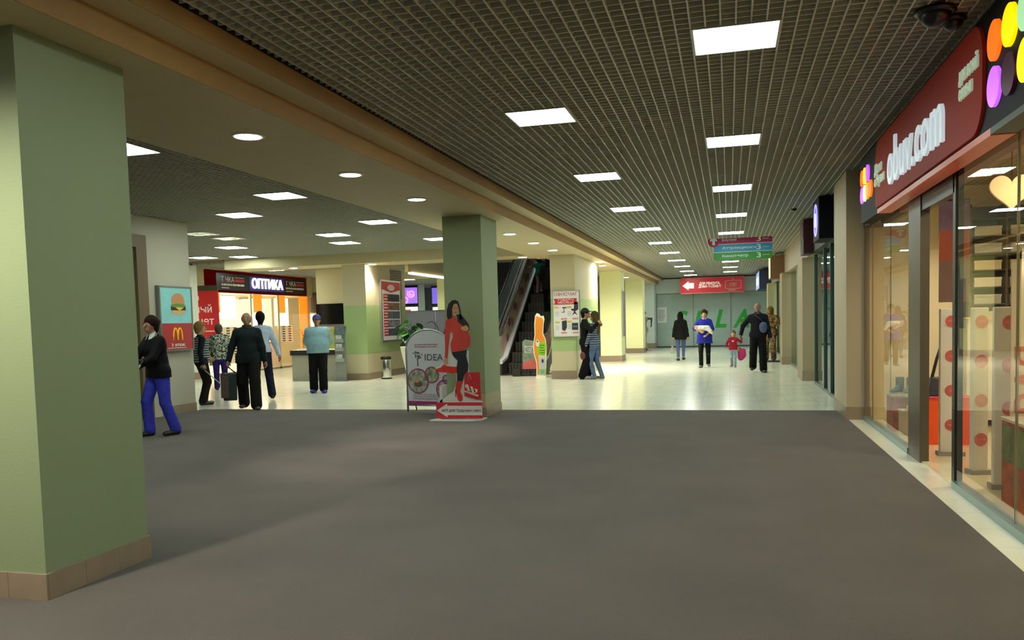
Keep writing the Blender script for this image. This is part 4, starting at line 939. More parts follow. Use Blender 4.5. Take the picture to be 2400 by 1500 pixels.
pillar(ony(1025, 700, 27.5)[0], ony(1062, 700, 27.5)[0], 27.5, 28.4, ZC, PYM, 'lime column seen between the planter and the olive pillar', .2)
struct('trim_10', MB().hexa([(-12.5, 26.2, 2.98), (-4.2, 26.2, 2.98), (-4.2, 26.6, 2.98), (-12.5, 26.6, 2.98), (-12.5, 26.2, ZC+.3), (-4.2, 26.2, ZC+.3), (-4.2, 26.6, ZC+.3), (-12.5, 26.6, ZC+.3)], CREAM))

# ================================================================ A-board and display boards
ia, ib = (-5.05, 12.55), (-4.2, 12.1)
ab = thing('advertising_board', 'white round topped advertising board with circular baby photos on the carpet', 'sign board', (-4.64, 12.28, .012), math.atan2(-.18, .8))
w2 = .42; hh = 1.32
def arch(w_, zb, zt_, n=20): return [(-w_, zb)]+[(w_, zb)]+[(w_*math.cos(PI*k/n), zt_-w_*.72+w_*.72*math.sin(PI*k/n)) for k in range(n+1)]
MB().prism(arch(w2-.02, .12, hh-.02), 0, .012, mat('board_white', '#c3c4c6', .4)).build('sheet', ab)
pts = arch(w2, .0, hh); fm = MB(); fm.tube([(p[0], .006, p[1]) for p in [(w2, 0)]+pts[2:]+[(-w2, 0)]], .016, mat('board_frame', '#b4b8b8', .3, .7), 8); fm.tube([(-w2, .006, .11), (w2, .006, .11)], .014, ALU, 8); fm.build('frame', ab)
MB().tube([(-w2, .25, 0), (-w2+.02, .01, 1.0)], .012, ALU, 8).build('rear_leg', ab); MB().tube([(w2, .25, 0), (w2-.02, .01, 1.0)], .012, ALU, 8).build('rear_leg', ab)
PUR = mat('purple_grey', '#5c4e62', .5); MG = mat('magenta_line', '#9c2c68', .5)
text('IDEA', -.06, .28, .83, .93, PUR, ab, y=-.004, bold=.0)
tr = MB(); tr.tube([(-.2, -.003, .74), (-.2, -.003, .86)], .008, PUR, 6)
for k in range(26): a = random.uniform(0, 2*PI); r_ = .085*math.sqrt(random.random()); tr.disc(-.2+r_*math.cos(a), .92+r_*math.sin(a)*.8, .012, -.004, -.001, PUR, 7)
tr.build('tree_logo', ab)
for (cx, cz, r_, c_) in ((-.2, .5, .19, '#9aa08c'), (.06, .6, .12, '#8d9a78'), (.29, .37, .14, '#b48ea0'), (.33, .53, .06, '#8f9698')):
    MB().disc(cx, cz, r_, -.004, 0, mat('baby_photo_'+c_[1:], c_, .5, noise=.6, scale=14)).build('round_photo', ab); MB().ring(cx, cz, r_-.004, r_+.012, -.008, 0, MG).build('photo_ring', ab)
bd = MB(); bd.disc(-.22, .52, .05, -.008, -.004, mat('skin_print', '#b58a72', .6)); bd.disc(-.2, .45, .075, -.007, -.004, mat('cloth_print', '#6a4a3c', .6), rz=.05); bd.build('baby_print', ab)
g = MB(); bars(g, -.25, .3, 1.03, 1.1, 2, mat('mauve_ink', '#a86a84', .5)); bars(g, -.3, .32, .2, .3, 3, mat('mauve_ink2', '#a890a0', .5)); g.build('small_print', ab)
MB().box(-w2+.01, w2-.01, -.006, 0, .12, .175, MG).build('magenta_band', ab)

# pregnant woman display board: flat outlines cut from board, traced on a plane at Y
YB = 11.28
sb = thing('display_board', 'life size cut out of a pregnant woman in red top over an arrow sign', 'display board', (-3.9, YB, .012))
def c_(x, y): p = ony(x, y, YB); return (p[0]+3.9, p[2]-.012)
def cut(name, pts, m, y0=-.012, y1=0., lab=None):
    o = MB().prism([c_(*p) for p in pts], y0, y1, m).build(name, sb)
    if lab: o['label'] = lab
    return o
BWT = mat('board_card_white', '#c9ccc4', .5); RT = mat('print_red_top', '#c23a2c', .5, noise=.12, scale=5); RT2 = mat('print_red_boot', '#c92a1c', .5, noise=.1, scale=5)
BKP = mat('print_black', '#15161a', .5); HAIRP = mat('print_hair', '#0b0a0d', .5); SKP = mat('print_skin', '#c08a66', .5)
cut('card', [(1025, 943), (1062, 918), (1070, 900), (1069, 878), (1060, 866), (1040, 874), (1022, 870), (1020, 862), (1040, 852), (1046, 846), (1052, 775), (1062, 770), (1080, 815), (1098, 822), (1098, 860), (1100, 885), (1088, 898), (1090, 930), (1130, 940), (1130, 943)], BWT, 0, .012)
# body outlines
cut('red_top', [(1051, 742), (1044, 756), (1043, 790), (1044, 815), (1043, 838), (1049, 840), (1051, 815), (1055, 780), (1060, 776), (1062, 790), (1056, 806), (1058, 824), (1065, 827), (1085, 821), (1101, 812), (1103, 800), (1102, 786), (1096, 776), (1092, 766), (1080, 758), (1072, 750), (1066, 740)], RT)
cut('left_arm_skin', [(1043, 838), (1040, 848), (1044, 856), (1049, 850), (1050, 839)], SKP)
cut('hair', [(1060, 704), (1052, 712), (1048, 727), (1048, 742), (1052, 749), (1060, 744), (1060, 726), (1064, 712), (1072, 712), (1076, 722), (1078, 736), (1078, 748), (1084, 750), (1078, 718), (1074, 706), (1067, 703)], HAIRP, -.016, -.0)
cut('face', [(1062, 716), (1060, 728), (1062, 736), (1067, 739), (1073, 735), (1076, 726), (1075, 716), (1070, 711)], SKP, -.014, -.0)
fc = MB()
for (x, y, a_, b_) in ((1065.5, 722.5, .012, .005), (1072.5, 722, .012, .005)): p = c_(x, y); fc.disc(p[0], p[1], a_, -.0175, -.014, HAIRP, 10, rz=b_)
p = c_(1069, 732.5); fc.disc(p[0], p[1], .02, -.0175, -.014, mat('print_lip', '#a04038', .5), 12, rz=.006); p = c_(1069.5, 727.5); fc.disc(p[0], p[1], .006, -.017, -.014, mat('print_nose', '#a87456', .5), 8, rz=.014); fc.build('facial_features', sb)
cut('dark_scarf', [(1070, 738), (1080, 736), (1090, 748), (1099, 760), (1101, 772), (1096, 777), (1088, 766), (1074, 754)], BKP, -.016, 0)
cut('hand_on_belly', [(1082, 766), (1094, 762), (1100, 770), (1096, 776), (1086, 775), (1081, 771)], mat('print_hand', '#c89058', .5), -.018, 0)
cut('black_leggings', [(1059, 826), (1084, 822), (1094, 819), (1093, 836), (1098, 855), (1097, 870), (1088, 878), (1085, 893), (1072, 893), (1071, 860), (1073, 845), (1064, 836)], BKP)
cut('raised_boot', [(1072, 860), (1072, 874), (1060, 875), (1040, 872), (1022, 872), (1020, 866), (1034, 861), (1040, 854), (1048, 858)], RT2)
cut('standing_boot', [(1071, 893), (1085, 893), (1082, 905), (1079, 917), (1084, 928), (1084, 938), (1078, 941), (1073, 935), (1072, 925), (1067, 916), (1068, 912)], RT2)
cut('boot_heel', [(1068, 914), (1070, 914), (1068.6, 930), (1067.6, 930)], RT2)
bgp = cut('shopping_bag', [(1089, 878), (1095, 873), (1125, 872), (1128, 935), (1120, 937), (1089, 928)], mat('print_bag', '#b81c26', .5), -.014, .0, 'printed red shopping bag')
g = MB(); a = c_(1092, 918); b = c_(1121, 897)
for k in range(5): q = c_(1095+k*5.2, 905+k*2.6+(k % 2)*4); g.disc(q[0], q[1], .028, -.018, -.014, mat('bag_lettering', '#dcb8a4', .5), 12, rz=.03)
for k in range(8): q = c_(1091+k*4.1, 917+k*1.4); g.disc(q[0], q[1], .02, -.018, -.014, mat('bag_lettering', '#dcb8a4'), 8, rz=.016)
g.build('bag_lettering', sb)
hd = MB(); hd.tube([(c_(1097, 892)[0], -.016, c_(1097, 892)[1]), (c_(1101, 886)[0], -.016, c_(1101, 876)[1]), (c_(1105, 880)[0], -.016, c_(1105, 889)[1])], .003, BWT, 5); hd.build('bag_handle', sb)
a = c_(1025, 982); b = c_(1131, 943); bz0, bz1 = .03, b[1]; bx0, bx1 = a[0], b[0]
MB().box(bx0, bx1, -.03, .0, bz0, bz1, RED).build('arrow_panel', sb)
h2 = (bz0+bz1)/2; d_ = bz1-bz0
MB().prism([(bx0+.01, h2), (bx0+.17, bz1-.015), (bx0+.17, bz1-d_*.2), (bx1, bz1-d_*.2), (bx1, bz0+d_*.2), (bx0+.17, bz0+d_*.2), (bx0+.17, bz0+.015)], -.034, -.03, BWT).build('white_arrow', sb)
text('всё для будущих мам', bx0+.09, bx1-.02, h2-.028, h2+.026, mat('arrow_ink', '#8c4a62', .5), sb, y=-.036, depth=.002, bold=.02)
MB().prismz([(bx0-.07, -.14), (bx1-.1, -.14), (bx1, -.02), (bx1, .22), (bx0, .22)], 0, .015, BWT).build('base_plate', sb)
MB().box(-.2, -.16, 0, .2, .015, .5, BWT).build('rear_strut', sb)
# ================================================================ escalators
EX, ES = (-6.0, -4.75), .7
STEP = mat('escalator_step', '#353230', .45, .3); STEPE = mat('step_edge', '#5c574c', .5, .2); DECK = mat('deck_steel', '#dfe6e8', .35, .2); TG = mat('balustrade_blue', '#4f8088', .2, .1, noise=.08, scale=3); RUB = mat('handrail_rubber', '#0c0d10', .3)
def escalator(x0, x1, y0, label, glassm):
    t = thing('escalator', label, 'escalator', (x0, y0, 0)); W = x1-x0
    n = 22; d = .4; hgt = d*ES
    for i in range(n):
        b = MB(); yy = .5+i*d; z = .0+i*hgt
        b.box(.16, W-.16, yy, yy+d+.02, max(.0, z-.35), z+hgt, STEP)
        for k in range(11): x = .18+k*(W-.36)/11; b.box(x, x+.035, yy-.006, yy, z+.02, z+hgt-.02, STEPE)
        b.box(.16, W-.16, yy-.008, yy+.02, z+hgt-.012, z+hgt+.002, STEPE); b.build('step', t)
    MB().box(.1, W-.1, -.3, .5, .0, .012, mat('comb_plate', '#7c7e7c', .3, .8)).build('comb_plate', t)
    Lr = .5+n*d; top = n*hgt
    for s_, xx in ((0, .0), (1, W-.16)):
        bo_ = .02 if s_ == 0 else .125
        MB().prismx([(-.1, 0), (.5, 0), (.5, .0), (Lr, top-.35), (Lr, top+.4), (.45, .42), (-.1, .3)], xx+.02, xx+.14, STEP).build('skirt_panel', t)
        MB().prismx([(-.12, .3), (.45, .42), (Lr, top+.4), (Lr, top+.47), (.43, .5), (-.12, .38)], xx, xx+.16, DECK).build('deck', t)
        MB().prismx([(-.3, .45), (.42, .5), (Lr, top+.46), (Lr, top+1.02), (.38, 1.06), (-.2, 1.0), (-.38, .8), (-.4, .6)], xx+bo_, xx+bo_+.015, glassm if not isinstance(glassm, tuple) else glassm[s_]).build('balustrade', t)
        pts = [(-.1, .42), (-.36, .5), (-.46, .7), (-.38, .92), (-.2, 1.05), (.38, 1.1), (.9, 1.1+.36), (Lr, top+1.06)]
        MB().tube([(xx+bo_+.008, a, b) for a, b in pts], .035, RUB, 8).build('handrail', t)
        if not isinstance(glassm, tuple): MB().tube([(xx+bo_+.008+(.04 if s_ == 0 else -.04), a, b-.06) for a, b in pts[5:]], .012, mat('light_strip', '#cfe8e8', .3, emit=.5), 6).build('light_strip', t)
    return t
BG = glass_mat('escalator_glass', '#dceef0', .04)
escR = escalator(-6.02, -4.72, 21.2, 'right escalator with dark steps and flower printed side rising behind the olive pillar', (mat('printed_panel', '#b5a796', .5, noise=.15, scale=4), mat('pink_panel', '#a86a78', .5, noise=.3, scale=3)))
escalator(-7.72, -6.42, 21.2, 'left escalator with blue balustrade, mostly hidden by the olive pillar', TG)
cv = thing('escalator_cover', 'sloping plain cream cover panel between the two escalators', 'cover panel', (-6.4, 21.4, 0))
Lr = 9.3; MB().prismx([(-.1, 0), (.3, 0), (Lr, Lr*ES-.6), (Lr, Lr*ES+.3), (.3, .42), (-.1, .3)], .0, .36, mat('cover_cream', '#b0a090', .5, noise=.15, scale=4)).build('cover', cv)
random.seed(11); FR_ = [mat('flower_red', '#8c2436', .5), mat('flower_dark', '#2a2a2c', .5), mat('flower_pink', '#b05a78', .5), mat('flower_olive', '#8a7c4a', .5)]
sl_ = math.atan2(ES*Lr+.3-.42, Lr-.3)
for k in range(40):
    s_ = .7+k*.24+random.uniform(-.05, .05); q_h = .12+.5*((k*37) % 10)/10; y = .4+s_*math.cos(sl_)-.0*q_h; z = .5+(y-.42)*.69+q_h*.85
    if z > 6.4 or z > y*ES+1.02: continue
    f_o = MB(); m_ = FR_[k % 4]
    for q in range(5):
        a = 2*PI*q/5+k; f_o.ball((.036, y+.055*math.cos(a), z+.075*math.sin(a)), (.003, .062, .062), m_, 8, 5)
    f_o.tube([(.036, y, z), (.036, y+.03, z-.1), (.036, y-.02, z-.18)], .006, FR_[3], 5)
    f_o.build('flower_print', escR)
WM = mat('stairwell_wall', '#7f766c', .7, noise=.5, scale=1.6); SWD = mat('stairwell_dark', '#4c483f', .8)
struct('wall_stairwell_left', MB().box(-8.4, -8.3, 20.7, 31, ZC-.45, 7.5, CREAM))
cl_ = thing('cove_light', 'long bright strip light under the cream bulkhead beyond the lift block', 'lamp', (-8.29, 20.9, ZC-.5)); MB().box(-.1, .02, 0, 10, 0, .05, mat('cove_glow', '#fff4dc', .4, emit=3)).build('tube', cl_)
for i_, y_ in enumerate((23.5, 26.5)):  # lamps added out of view to brighten the stairwell
    c = copy_tree(proto); c.location = (-6.2, y_, 7.45); tag(c, 'added unseen square lamp high above the escalators, %s of two' % ('nearer', 'farther')[i_], None, 'added stairwell lamps')
struct('wall_stairwell', MB().box(-8.4, -4.5, 31, 31.2, 0, 7.5, WM).box(-4.62, -4.5, 21.8, 31, ZC-.3, 7.5, WM).box(-8.4, -4.5, 20.6, 20.7, ZC, 7.5, SWD).box(-8.4, -4.5, 20.6, 31.2, 7.5, 7.6, SWD))
# display boards at the escalator foot
fb = thing('display_board', 'orange wavy cut out board with lime green and white panels by the escalator', 'display board', (-4.43, 20.15, 0))
def d_(x, y): p = ony(x, y, 20.15); return (p[0]+4.43, p[2])
def cut2(name, pts, m, y0, y1): return MB().prism([d_(*p) for p in pts], y0, y1, m).build(name, fb)
cut2('card', [(1257, 884), (1257, 850), (1251, 830), (1249, 808), (1253, 785), (1252, 760), (1254, 740), (1258, 734), (1264, 736), (1267, 741), (1274, 740), (1276, 748), (1274, 760), (1273, 782), (1279, 795), (1281, 812), (1280, 884)], mat('board_edge', '#ece6d8', .5), 0, .015)
cut2('orange_print', [(1259, 878), (1259, 850), (1253, 830), (1251, 808), (1255, 785), (1254, 762), (1256, 743), (1259, 741), (1264, 744), (1269, 744), (1273, 750), (1272, 762), (1271, 783), (1277, 796), (1278, 812), (1262, 830), (1264, 878)], mat('orange_print', '#e88a1c', .45, emit=.06), -.004, 0)
cut2('lime_print', [(1263, 802), (1278, 800), (1280, 814), (1277, 834), (1261, 832), (1259, 818)], mat('lime_print', '#8cc81c', .45, emit=.05), -.008, -.004)
cut2('white_print', [(1262, 836), (1278, 838), (1279, 862), (1264, 862)], mat('white_print', '#c4c6c8', .5), -.008, -.004)
cut2('green_print', [(1262, 864), (1280, 864), (1280, 880), (1263, 878)], mat('green_print', '#9cc070', .5), -.008, -.004)
g = MB(); c1 = d_(1260, 804); g.disc(c1[0], c1[1], .05, -.012, -.008, WHITE, 20, rz=.09); c1 = d_(1260, 800); g.disc(c1[0], c1[1], .02, -.015, -.012, INK, 12); g.build('round_emblem', fb)
g = MB(); c1 = d_(1272, 846); g.disc(c1[0], c1[1], .03, -.012, -.008, INK, 12, rz=.05); c1 = d_(1272, 871); g.box(c1[0]-.04, c1[0]+.04, -.012, -.008, c1[1]-.035, c1[1]+.035, mat('blue_print', '#6a9ad8', .5)); g.build('product_picture', fb)
g = MB(); c0, c2_ = d_(1262, 830), d_(1277, 806); bars(g, c0[0]+.03, c2_[0], c0[1], c2_[1], 4, mat('dark_lime', '#4c7a10', .5), y=-.01, frac=.35); g.build('small_print', fb)
MB().box(d_(1257, 884)[0], d_(1281, 884)[0], -.1, .16, 0, .02, mat('board_edge', '#ece6d8')).build('foot', fb)
eb = thing('pavement_sign', 'pale printed folding sign with a red lower part at the escalator foot', 'sign board', (-5.02, 20.75, 0), .1)
MB().prism([(-.2, .18), (.17, .18), (.15, .9), (-.12, .95), (-.19, .9)], 0, .02, mat('pale_print', '#7c8a78', .5, noise=.3, scale=7)).build('sheet', eb)
MB().prism([(-.2, .18), (.17, .18), (.16, .38), (.05, .42), (-.19, .35)], -.004, 0, mat('coral_print', '#d0605c', .5)).build('red_print', eb)
MB().box(-.14, .1, -.005, 0, .6, .78, mat('print_patch', '#b9beb4', .5, noise=.3, scale=20)).build('print_patch', eb); text('NESTA', -.12, .09, .62, .75, INK, eb, y=-.007)
MB().box(-.22, .2, -.1, .12, 0, .03, FRB).build('foot', eb); MB().tube([(0, .02, .03), (0, .02, .2)], .015, FRB).build('stem', eb)
sb2 = thing('stopper_block', 'small black block at the escalator newel', 'block', (-5.34, 20.62, 0)); MB().box(-.11, .11, -.1, .1, 0, .2, mat('block_black', '#26221e', .5)).build('body', sb2, bevel=.02); MB().box(-.08, .08, -.08, .08, .2, .215, FRB).build('top', sb2)

# ================================================================ figures
def smin(a, b, k):
    h = np.clip(.5+.5*(b-a)/k, 0, 1); return b*(1-h)+a*h-k*h*(1-h)
def field(prims, X, Y, Z, lo, res, k, F):
    for (a, b, ra, rb, sc) in prims:
        a = np.array(a, float); b = np.array(b, float); sc = np.array(sc, float); R = max(ra, rb)*sc+k+3*res
        mn = np.minimum(a, b)-R; mx = np.maximum(a, b)+R
        i0 = np.maximum(0, np.floor((mn-lo)/res).astype(int)); i1 = np.minimum(F.shape, np.ceil((mx-lo)/res).astype(int)+1)
        if (i1 <= i0).any(): continue
        s = tuple(slice(i0[i], i1[i]) for i in range(3))
        qx, qy, qz = (X[s[0]][:, None, None]-a[0])/sc[0], (Y[s[1]][None, :, None]-a[1])/sc[1], (Z[s[2]][None, None, :]-a[2])/sc[2]
        ab = (b-a)/sc; L = ab@ab
        t = np.clip((qx*ab[0]+qy*ab[1]+qz*ab[2])/L, 0, 1) if L > 1e-10 else 0.0
        d = np.sqrt((qx-t*ab[0])**2+(qy-t*ab[1])**2+(qz-t*ab[2])**2)-(ra+(rb-ra)*t)
        F[s] = smin(F[s], d*sc.min(), k)
    return F
def implicit(name, groups, m, parent, res=.009, k=.03, kk=.012, smooth=True):
    """grow one closed skin round groups of tapered limbs; groups = [(limbs, [(point, normal) cuts])]"""
    P = [p for g in groups for p in g[0]]
    lo = np.min([np.minimum(p[0], p[1])-max(p[2], p[3])*np.array(p[4])-.03 for p in P], 0)
    hi = np.max([np.maximum(p[0], p[1])+max(p[2], p[3])*np.array(p[4])+.03 for p in P], 0)
    n = np.ceil((hi-lo)/res).astype(int)+2
    X, Y, Z = [lo[i]+res*np.arange(n[i]) for i in range(3)]
    T = None
    for prims, cuts in groups:
        F = field(prims, X, Y, Z, lo, res, k, np.full(n, .12, dtype=np.float32))
        for (c, nn) in cuts:
            nn = np.array(nn, float); nn /= np.linalg.norm(nn)
            h = (X[:, None, None]-c[0])*nn[0]+(Y[None, :, None]-c[1])*nn[1]+(Z[None, None, :]-c[2])*nn[2]
            F = np.maximum(F, h)
        T = F if T is None else smin(T, F, kk)
    F = T; S = F < 0
    act = np.zeros(tuple(np.array(F.shape)-1), bool); cnt = np.zeros(act.shape, np.int8)
    for dx in (0, 1):
        for dy in (0, 1):
            for dz in (0, 1): cnt += S[dx:F.shape[0]-1+dx, dy:F.shape[1]-1+dy, dz:F.shape[2]-1+dz]
    act = (cnt > 0) & (cnt < 8); idx = -np.ones(act.shape, np.int64); ci = np.argwhere(act); idx[act] = np.arange(len(ci))
    acc = np.zeros((len(ci), 3)); w_ = np.zeros(len(ci))
    for ax in range(3):
        oth = [i for i in range(3) if i != ax]
        for u in (0, 1):
            for v in (0, 1):
                o0 = np.zeros(3, int); o0[oth[0]] = u; o0[oth[1]] = v; o1 = o0.copy(); o1[ax] = 1
                f0 = F[tuple((ci+o0).T)]; f1 = F[tuple((ci+o1).T)]; c_x = (f0 < 0) != (f1 < 0)
                t = np.where(c_x, f0/(f0-f1+1e-12), 0); p = ci+o0; p = p.astype(float); p[:, ax] += t
                acc[c_x] += p[c_x]; w_ += c_x
    V = lo+res*(acc/w_[:, None]); faces = []
    for ax in range(3):
        sl0 = [slice(None)]*3; sl1 = [slice(None)]*3; sl0[ax] = slice(0, -1); sl1[ax] = slice(1, None)
        e = np.argwhere(S[tuple(sl0)] != S[tuple(sl1)]); u, v = (ax+1) % 3, (ax+2) % 3
        e = e[(e[:, u] > 0) & (e[:, v] > 0) & (e[:, u] < F.shape[u]-1) & (e[:, v] < F.shape[v]-1)]
        q = []
        for du, dv in ((-1, -1), (0, -1), (0, 0), (-1, 0)):
            c_x = e.copy(); c_x[:, u] += du; c_x[:, v] += dv; q.append(idx[tuple(c_x.T)])
        q = np.stack(q, 1); ins = S[tuple(e.T)]; q[~ins] = q[~ins][:, ::-1]; faces.append(q)
    Fc = np.concatenate(faces); Fc = Fc[(Fc >= 0).all(1)]
    me = bpy.data.meshes.new(name); me.vertices.add(len(V)); me.vertices.foreach_set('co', V.astype(np.float32).ravel())
    me.loops.add(len(Fc)*4); me.loops.foreach_set('vertex_index', Fc.ravel().astype(np.int32)); me.polygons.add(len(Fc))
    me.polygons.foreach_set('loop_start', (np.arange(len(Fc))*4).astype(np.int32)); me.update(calc_edges=True)
    me.polygons.foreach_set('use_smooth', [smooth]*len(Fc)); me.materials.append(m); me.validate()
    o = bpy.data.objects.new(name, me); COL.objects.link(o); o.parent = parent; return o
A_ = lambda *v: np.array(v, float)
def ik(a, c, l1, l2, bend):
    a, c = A_(*a), A_(*c); d = c-a; L = np.linalg.norm(d); L2 = min(L, (l1+l2)*.999); dn = d/L
    c = a+dn*L2; x = (l1*l1-l2*l2+L2*L2)/(2*L2); h = math.sqrt(max(0, l1*l1-x*x))
    b = A_(*bend); b = b-dn*(b@dn); b /= (np.linalg.norm(b)+1e-9); return a+dn*x+b*h, c
O1 = (1, 1, 1)
def hand(w_, d, side, pn, curl=.5, s=1.0):
    """palm, four unequal bent fingers and a thumb leaving the side of the palm"""
    w_, d, pn = A_(*w_), A_(*d), A_(*pn); d /= np.linalg.norm(d); pn = pn-d*(pn@d); pn /= np.linalg.norm(pn); lat = np.cross(d, pn)*side
    P = []; kn = w_+d*.085*s
    for i, (off, L) in enumerate(((.032, .068), (.011, .078), (-.011, .072), (-.031, .056))):
        P.append((w_+d*.01+lat*off*.5*s, kn+lat*off*s, .018*s, .0135*s, O1))
        a = kn+lat*off*s; d1 = d*math.cos(curl)+pn*math.sin(curl); b = a+d1*L*.5*s; d2 = d*math.cos(curl*2.1)+pn*math.sin(curl*2.1); c = b+d2*L*.5*s
        P += [(a, b, .0098*s, .009*s, O1), (b, c, .009*s, .0076*s, O1)]
    a = w_+d*.03*s+lat*.028*s; b = a+(d*.55+lat*.7+pn*.35)*.042*s; c = b+(d*.85+lat*.15+pn*.35)*.034*s
    P += [(a, b, .0125*s, .0105*s, O1), (b, c, .0105*s, .0085*s, O1)]
    return P
def person(label, loc, rz, H, skin='#b58a6c', hair='#2a1c14', hs='short', top=('#222222', {}), bot=('#222222', {}), shoes='#15130f', feet=None, hands=None, lean=0., headyaw=0., headtilt=0., build=1.0, res=.01, extra=None, female=False, name='person', cat='person', topname='top', botname='trousers', grp=None, curl=.5, handdir=None, hz=1.08, shoe_inf=.01):
    s = H/1.75; t = thing(name, label, cat, loc, rz, grp)
    sw = (.148 if female else .17)*(.6+.4*build); hw = .095 if female else .09
    feet = feet or {'L': (.1, 0, 0), 'R': (-.1, 0, 0)}
    fy = lambda z: lean*(z-.9)      # forward lean above the hips (towards -y)
    J = dict(pel=A_(0, 0, .95), wai=A_(0, -fy(1.1), 1.1), che=A_(0, -fy(1.3), 1.3), nek=A_(0, -fy(1.47)+.01, 1.46), hed=A_(0, -fy(1.6)-.015-headtilt*.1, 1.625))
    for sd, sg_ in (('L', 1), ('R', -1)):
        hip = A_(sg_*hw, 0, .92); f = feet[sd]; ank = A_(f[0], f[1], .085+f[2])
        kn, ank = ik(hip, ank, .435, .425, (sg_*.08, -1, .0)); J['hip'+sd], J['kne'+sd], J['ank'+sd] = hip, kn, ank
        J['toe'+sd] = ank+A_(sg_*.03, -.16, -.045+ (f[2]*-.35))
        sh = A_(sg_*sw, -fy(1.42)+.01, 1.40); hd = (hands or {}).get(sd, (sg_*(sw+.075), -.05-fy(1.1), .87, (sg_*.5, 1, -.2)))
        be = hd[3] if len(hd) > 3 else (sg_*.6, 1, -.3)
        el, wr = ik(sh, hd[:3], .285, .25, be); J['sho'+sd], J['elb'+sd], J['wri'+sd] = sh, el, wr
    SK = mat('skin_'+skin[1:], skin, .55, noise=.05, scale=12, bump=.05)
    b = build; fl_ = (1, .66, 1); hy = math.sin(headyaw); hc = math.cos(headyaw); hd = J['hed']+A_(0, 0, .06*(hz-1))
    J['hed'] = hd
    def hp_(x, y, z):
        x, y, z = x*hz, y*hz, z*hz; return hd+A_(x*hc+y*hy, -x*hy+y*hc, z) if True else None
    # in head space -y is the face
    head = [(hp_(0, .012, .02), hp_(0, .03, .025), .082, .078, (.93, 1, 1.12)), (hp_(0, -.018, -.02), hp_(0, -.035, -.062), .066, .046, (.95, 1, 1)), (hp_(0, -.085, .012), hp_(0, -.105, -.022), .009, .014, O1),
            (hp_(.074, .01, -.008), hp_(.076, .012, .015), .012, .015, (.5, 1, 1.2)), (hp_(-.074, .01, -.008), hp_(-.076, .012, .015), .012, .015, (.5, 1, 1.2)), (hp_(0, -.078, -.058), hp_(0, -.08, -.06), .016, .016, O1)]
    head = [(a_, c_2, r1*hz, r2*hz, k2) for a_, c_2, r1, r2, k2 in head]
    def hzs(P): return [(a_, c_2, r1*hz, r2*hz, k2) for a_, c_2, r1, r2, k2 in P]
    def sc_(P, inf=0):
        return [(np.array(a)*s, np.array(c)*s, (ra+inf)*s, (rb+inf)*s, k_) for a, c, ra, rb, k_ in P]
    torso = [(J['pel']+A_(-hw*.55, 0, 0), J['pel']+A_(hw*.55, 0, 0), .105*b, .105*b, fl_), (J['pel'], J['wai'], .13*b, (.108 if female else .118)*b*(b if b > 1 else 1), (1, .7 if b <= 1 else .9, 1)),
             (J['wai'], J['che'], (.108 if female else .118)*b*(b if b > 1 else 1), .132*b, (1, .68 if b <= 1 else .85, 1)), (J['che']+A_(-sw*.45, 0, .03), J['che']+A_(sw*.45, 0, .03), .1*b, .1*b, (1, .9, 1)), (J['shoL']+A_(-.02, 0, -.01), J['nek']+A_(.02, 0, -.01), .05, .045, (1, .95, 1)), (J['shoR']+A_(.02, 0, -.01), J['nek']+A_(-.02, 0, -.01), .05, .045, (1, .95, 1)), (J['che']+A_(0, 0, .06), J['nek']+A_(0, 0, -.03), .09, .06, (1, .8, 1))]
    if female: torso += [(J['che']+A_(.07, -.07, -.02), J['che']+A_(.07, -.075, -.03), .055, .055, O1), (J['che']+A_(-.07, -.07, -.02), J['che']+A_(-.07, -.075, -.03), .055, .055, O1)]
    arms = {sd: [(J['sho'+sd], J['elb'+sd], .052*(.6+.4*b), .04*(.7+.3*b), O1), (J['elb'+sd], J['wri'+sd], .04*(.7+.3*b), .026, O1)] for sd in 'LR'}
    thin = .9 if not female else .95
    legs = {sd: [(J['hip'+sd], J['kne'+sd], .088*(.5+.5*b)*thin, .055*thin, O1), (J['kne'+sd]+A_(0, .012, -.06), J['ank'+sd], .055*thin, .037, O1)] for sd in 'LR'}
    body = head+[(J['nek']+A_(0, .0, -.03), hd+A_(0, .015, -.05), .056, .05, O1)]
    hands_ = []
    for sd, sg_ in (('L', 1), ('R', -1)):
        d = J['wri'+sd]-J['elb'+sd]; pn = A_(-sg_, -.25, 0)
        if handdir and sd in handdir: d = A_(*handdir[sd][0]); pn = A_(*handdir[sd][1])
        hands_ += hand(J['wri'+sd], d, sg_, pn, curl)
    feetp = [p for sd in 'LR' for p in [(J['ank'+sd]+A_(0, .015, -.03), J['toe'+sd], .032, .026, (1.1, 1, .9))]]
    groups = [(sc_(torso+arms['L']+arms['R']+legs['L']+legs['R']+body+feetp), []), (sc_(hands_), [])]
    # fingers need a tighter blend than limbs
    implicit('body', [groups[0]], SK, t, res=res, k=.022*s) if not hands_ else _body(groups, SK, t, res, s)
    # face
    if res < .02:
        ey = MB(); wm = mat('eye_white', '#8c8478', .4); dk = mat('eye_dark', '#241a14', .3)
        for sx in (-.031, .031):
            p = hp_(sx, -.084, .012)*s; ey.ball(p, (.012*s, .007*s, .006*s), wm, 8, 6); p = hp_(sx, -.0895, .012)*s; ey.ball(p, .0055*s, dk, 8, 6)
        ey.build('eyes', t)
        br = MB(); hm = mat('brow_'+hair[1:], hair, .7)
        for sx in (-.031, .031): br.tube([hp_(sx*1.5, -.08, .03)*s, hp_(sx, -.091, .035)*s, hp_(sx*.45, -.094, .032)*s], .0038*s, hm, 5)
        br.build('eyebrows', t)
        MB().ball(hp_(0, -.093, -.052)*s, (.022*s, .008*s, .006*s), mat('lips', '#9a5648', .5), 8, 6).build('mouth', t)
    # hair
    HM = mat('hair_'+hair[1:], hair, .75, noise=.3, scale=60, bump=.3, spec=.12)
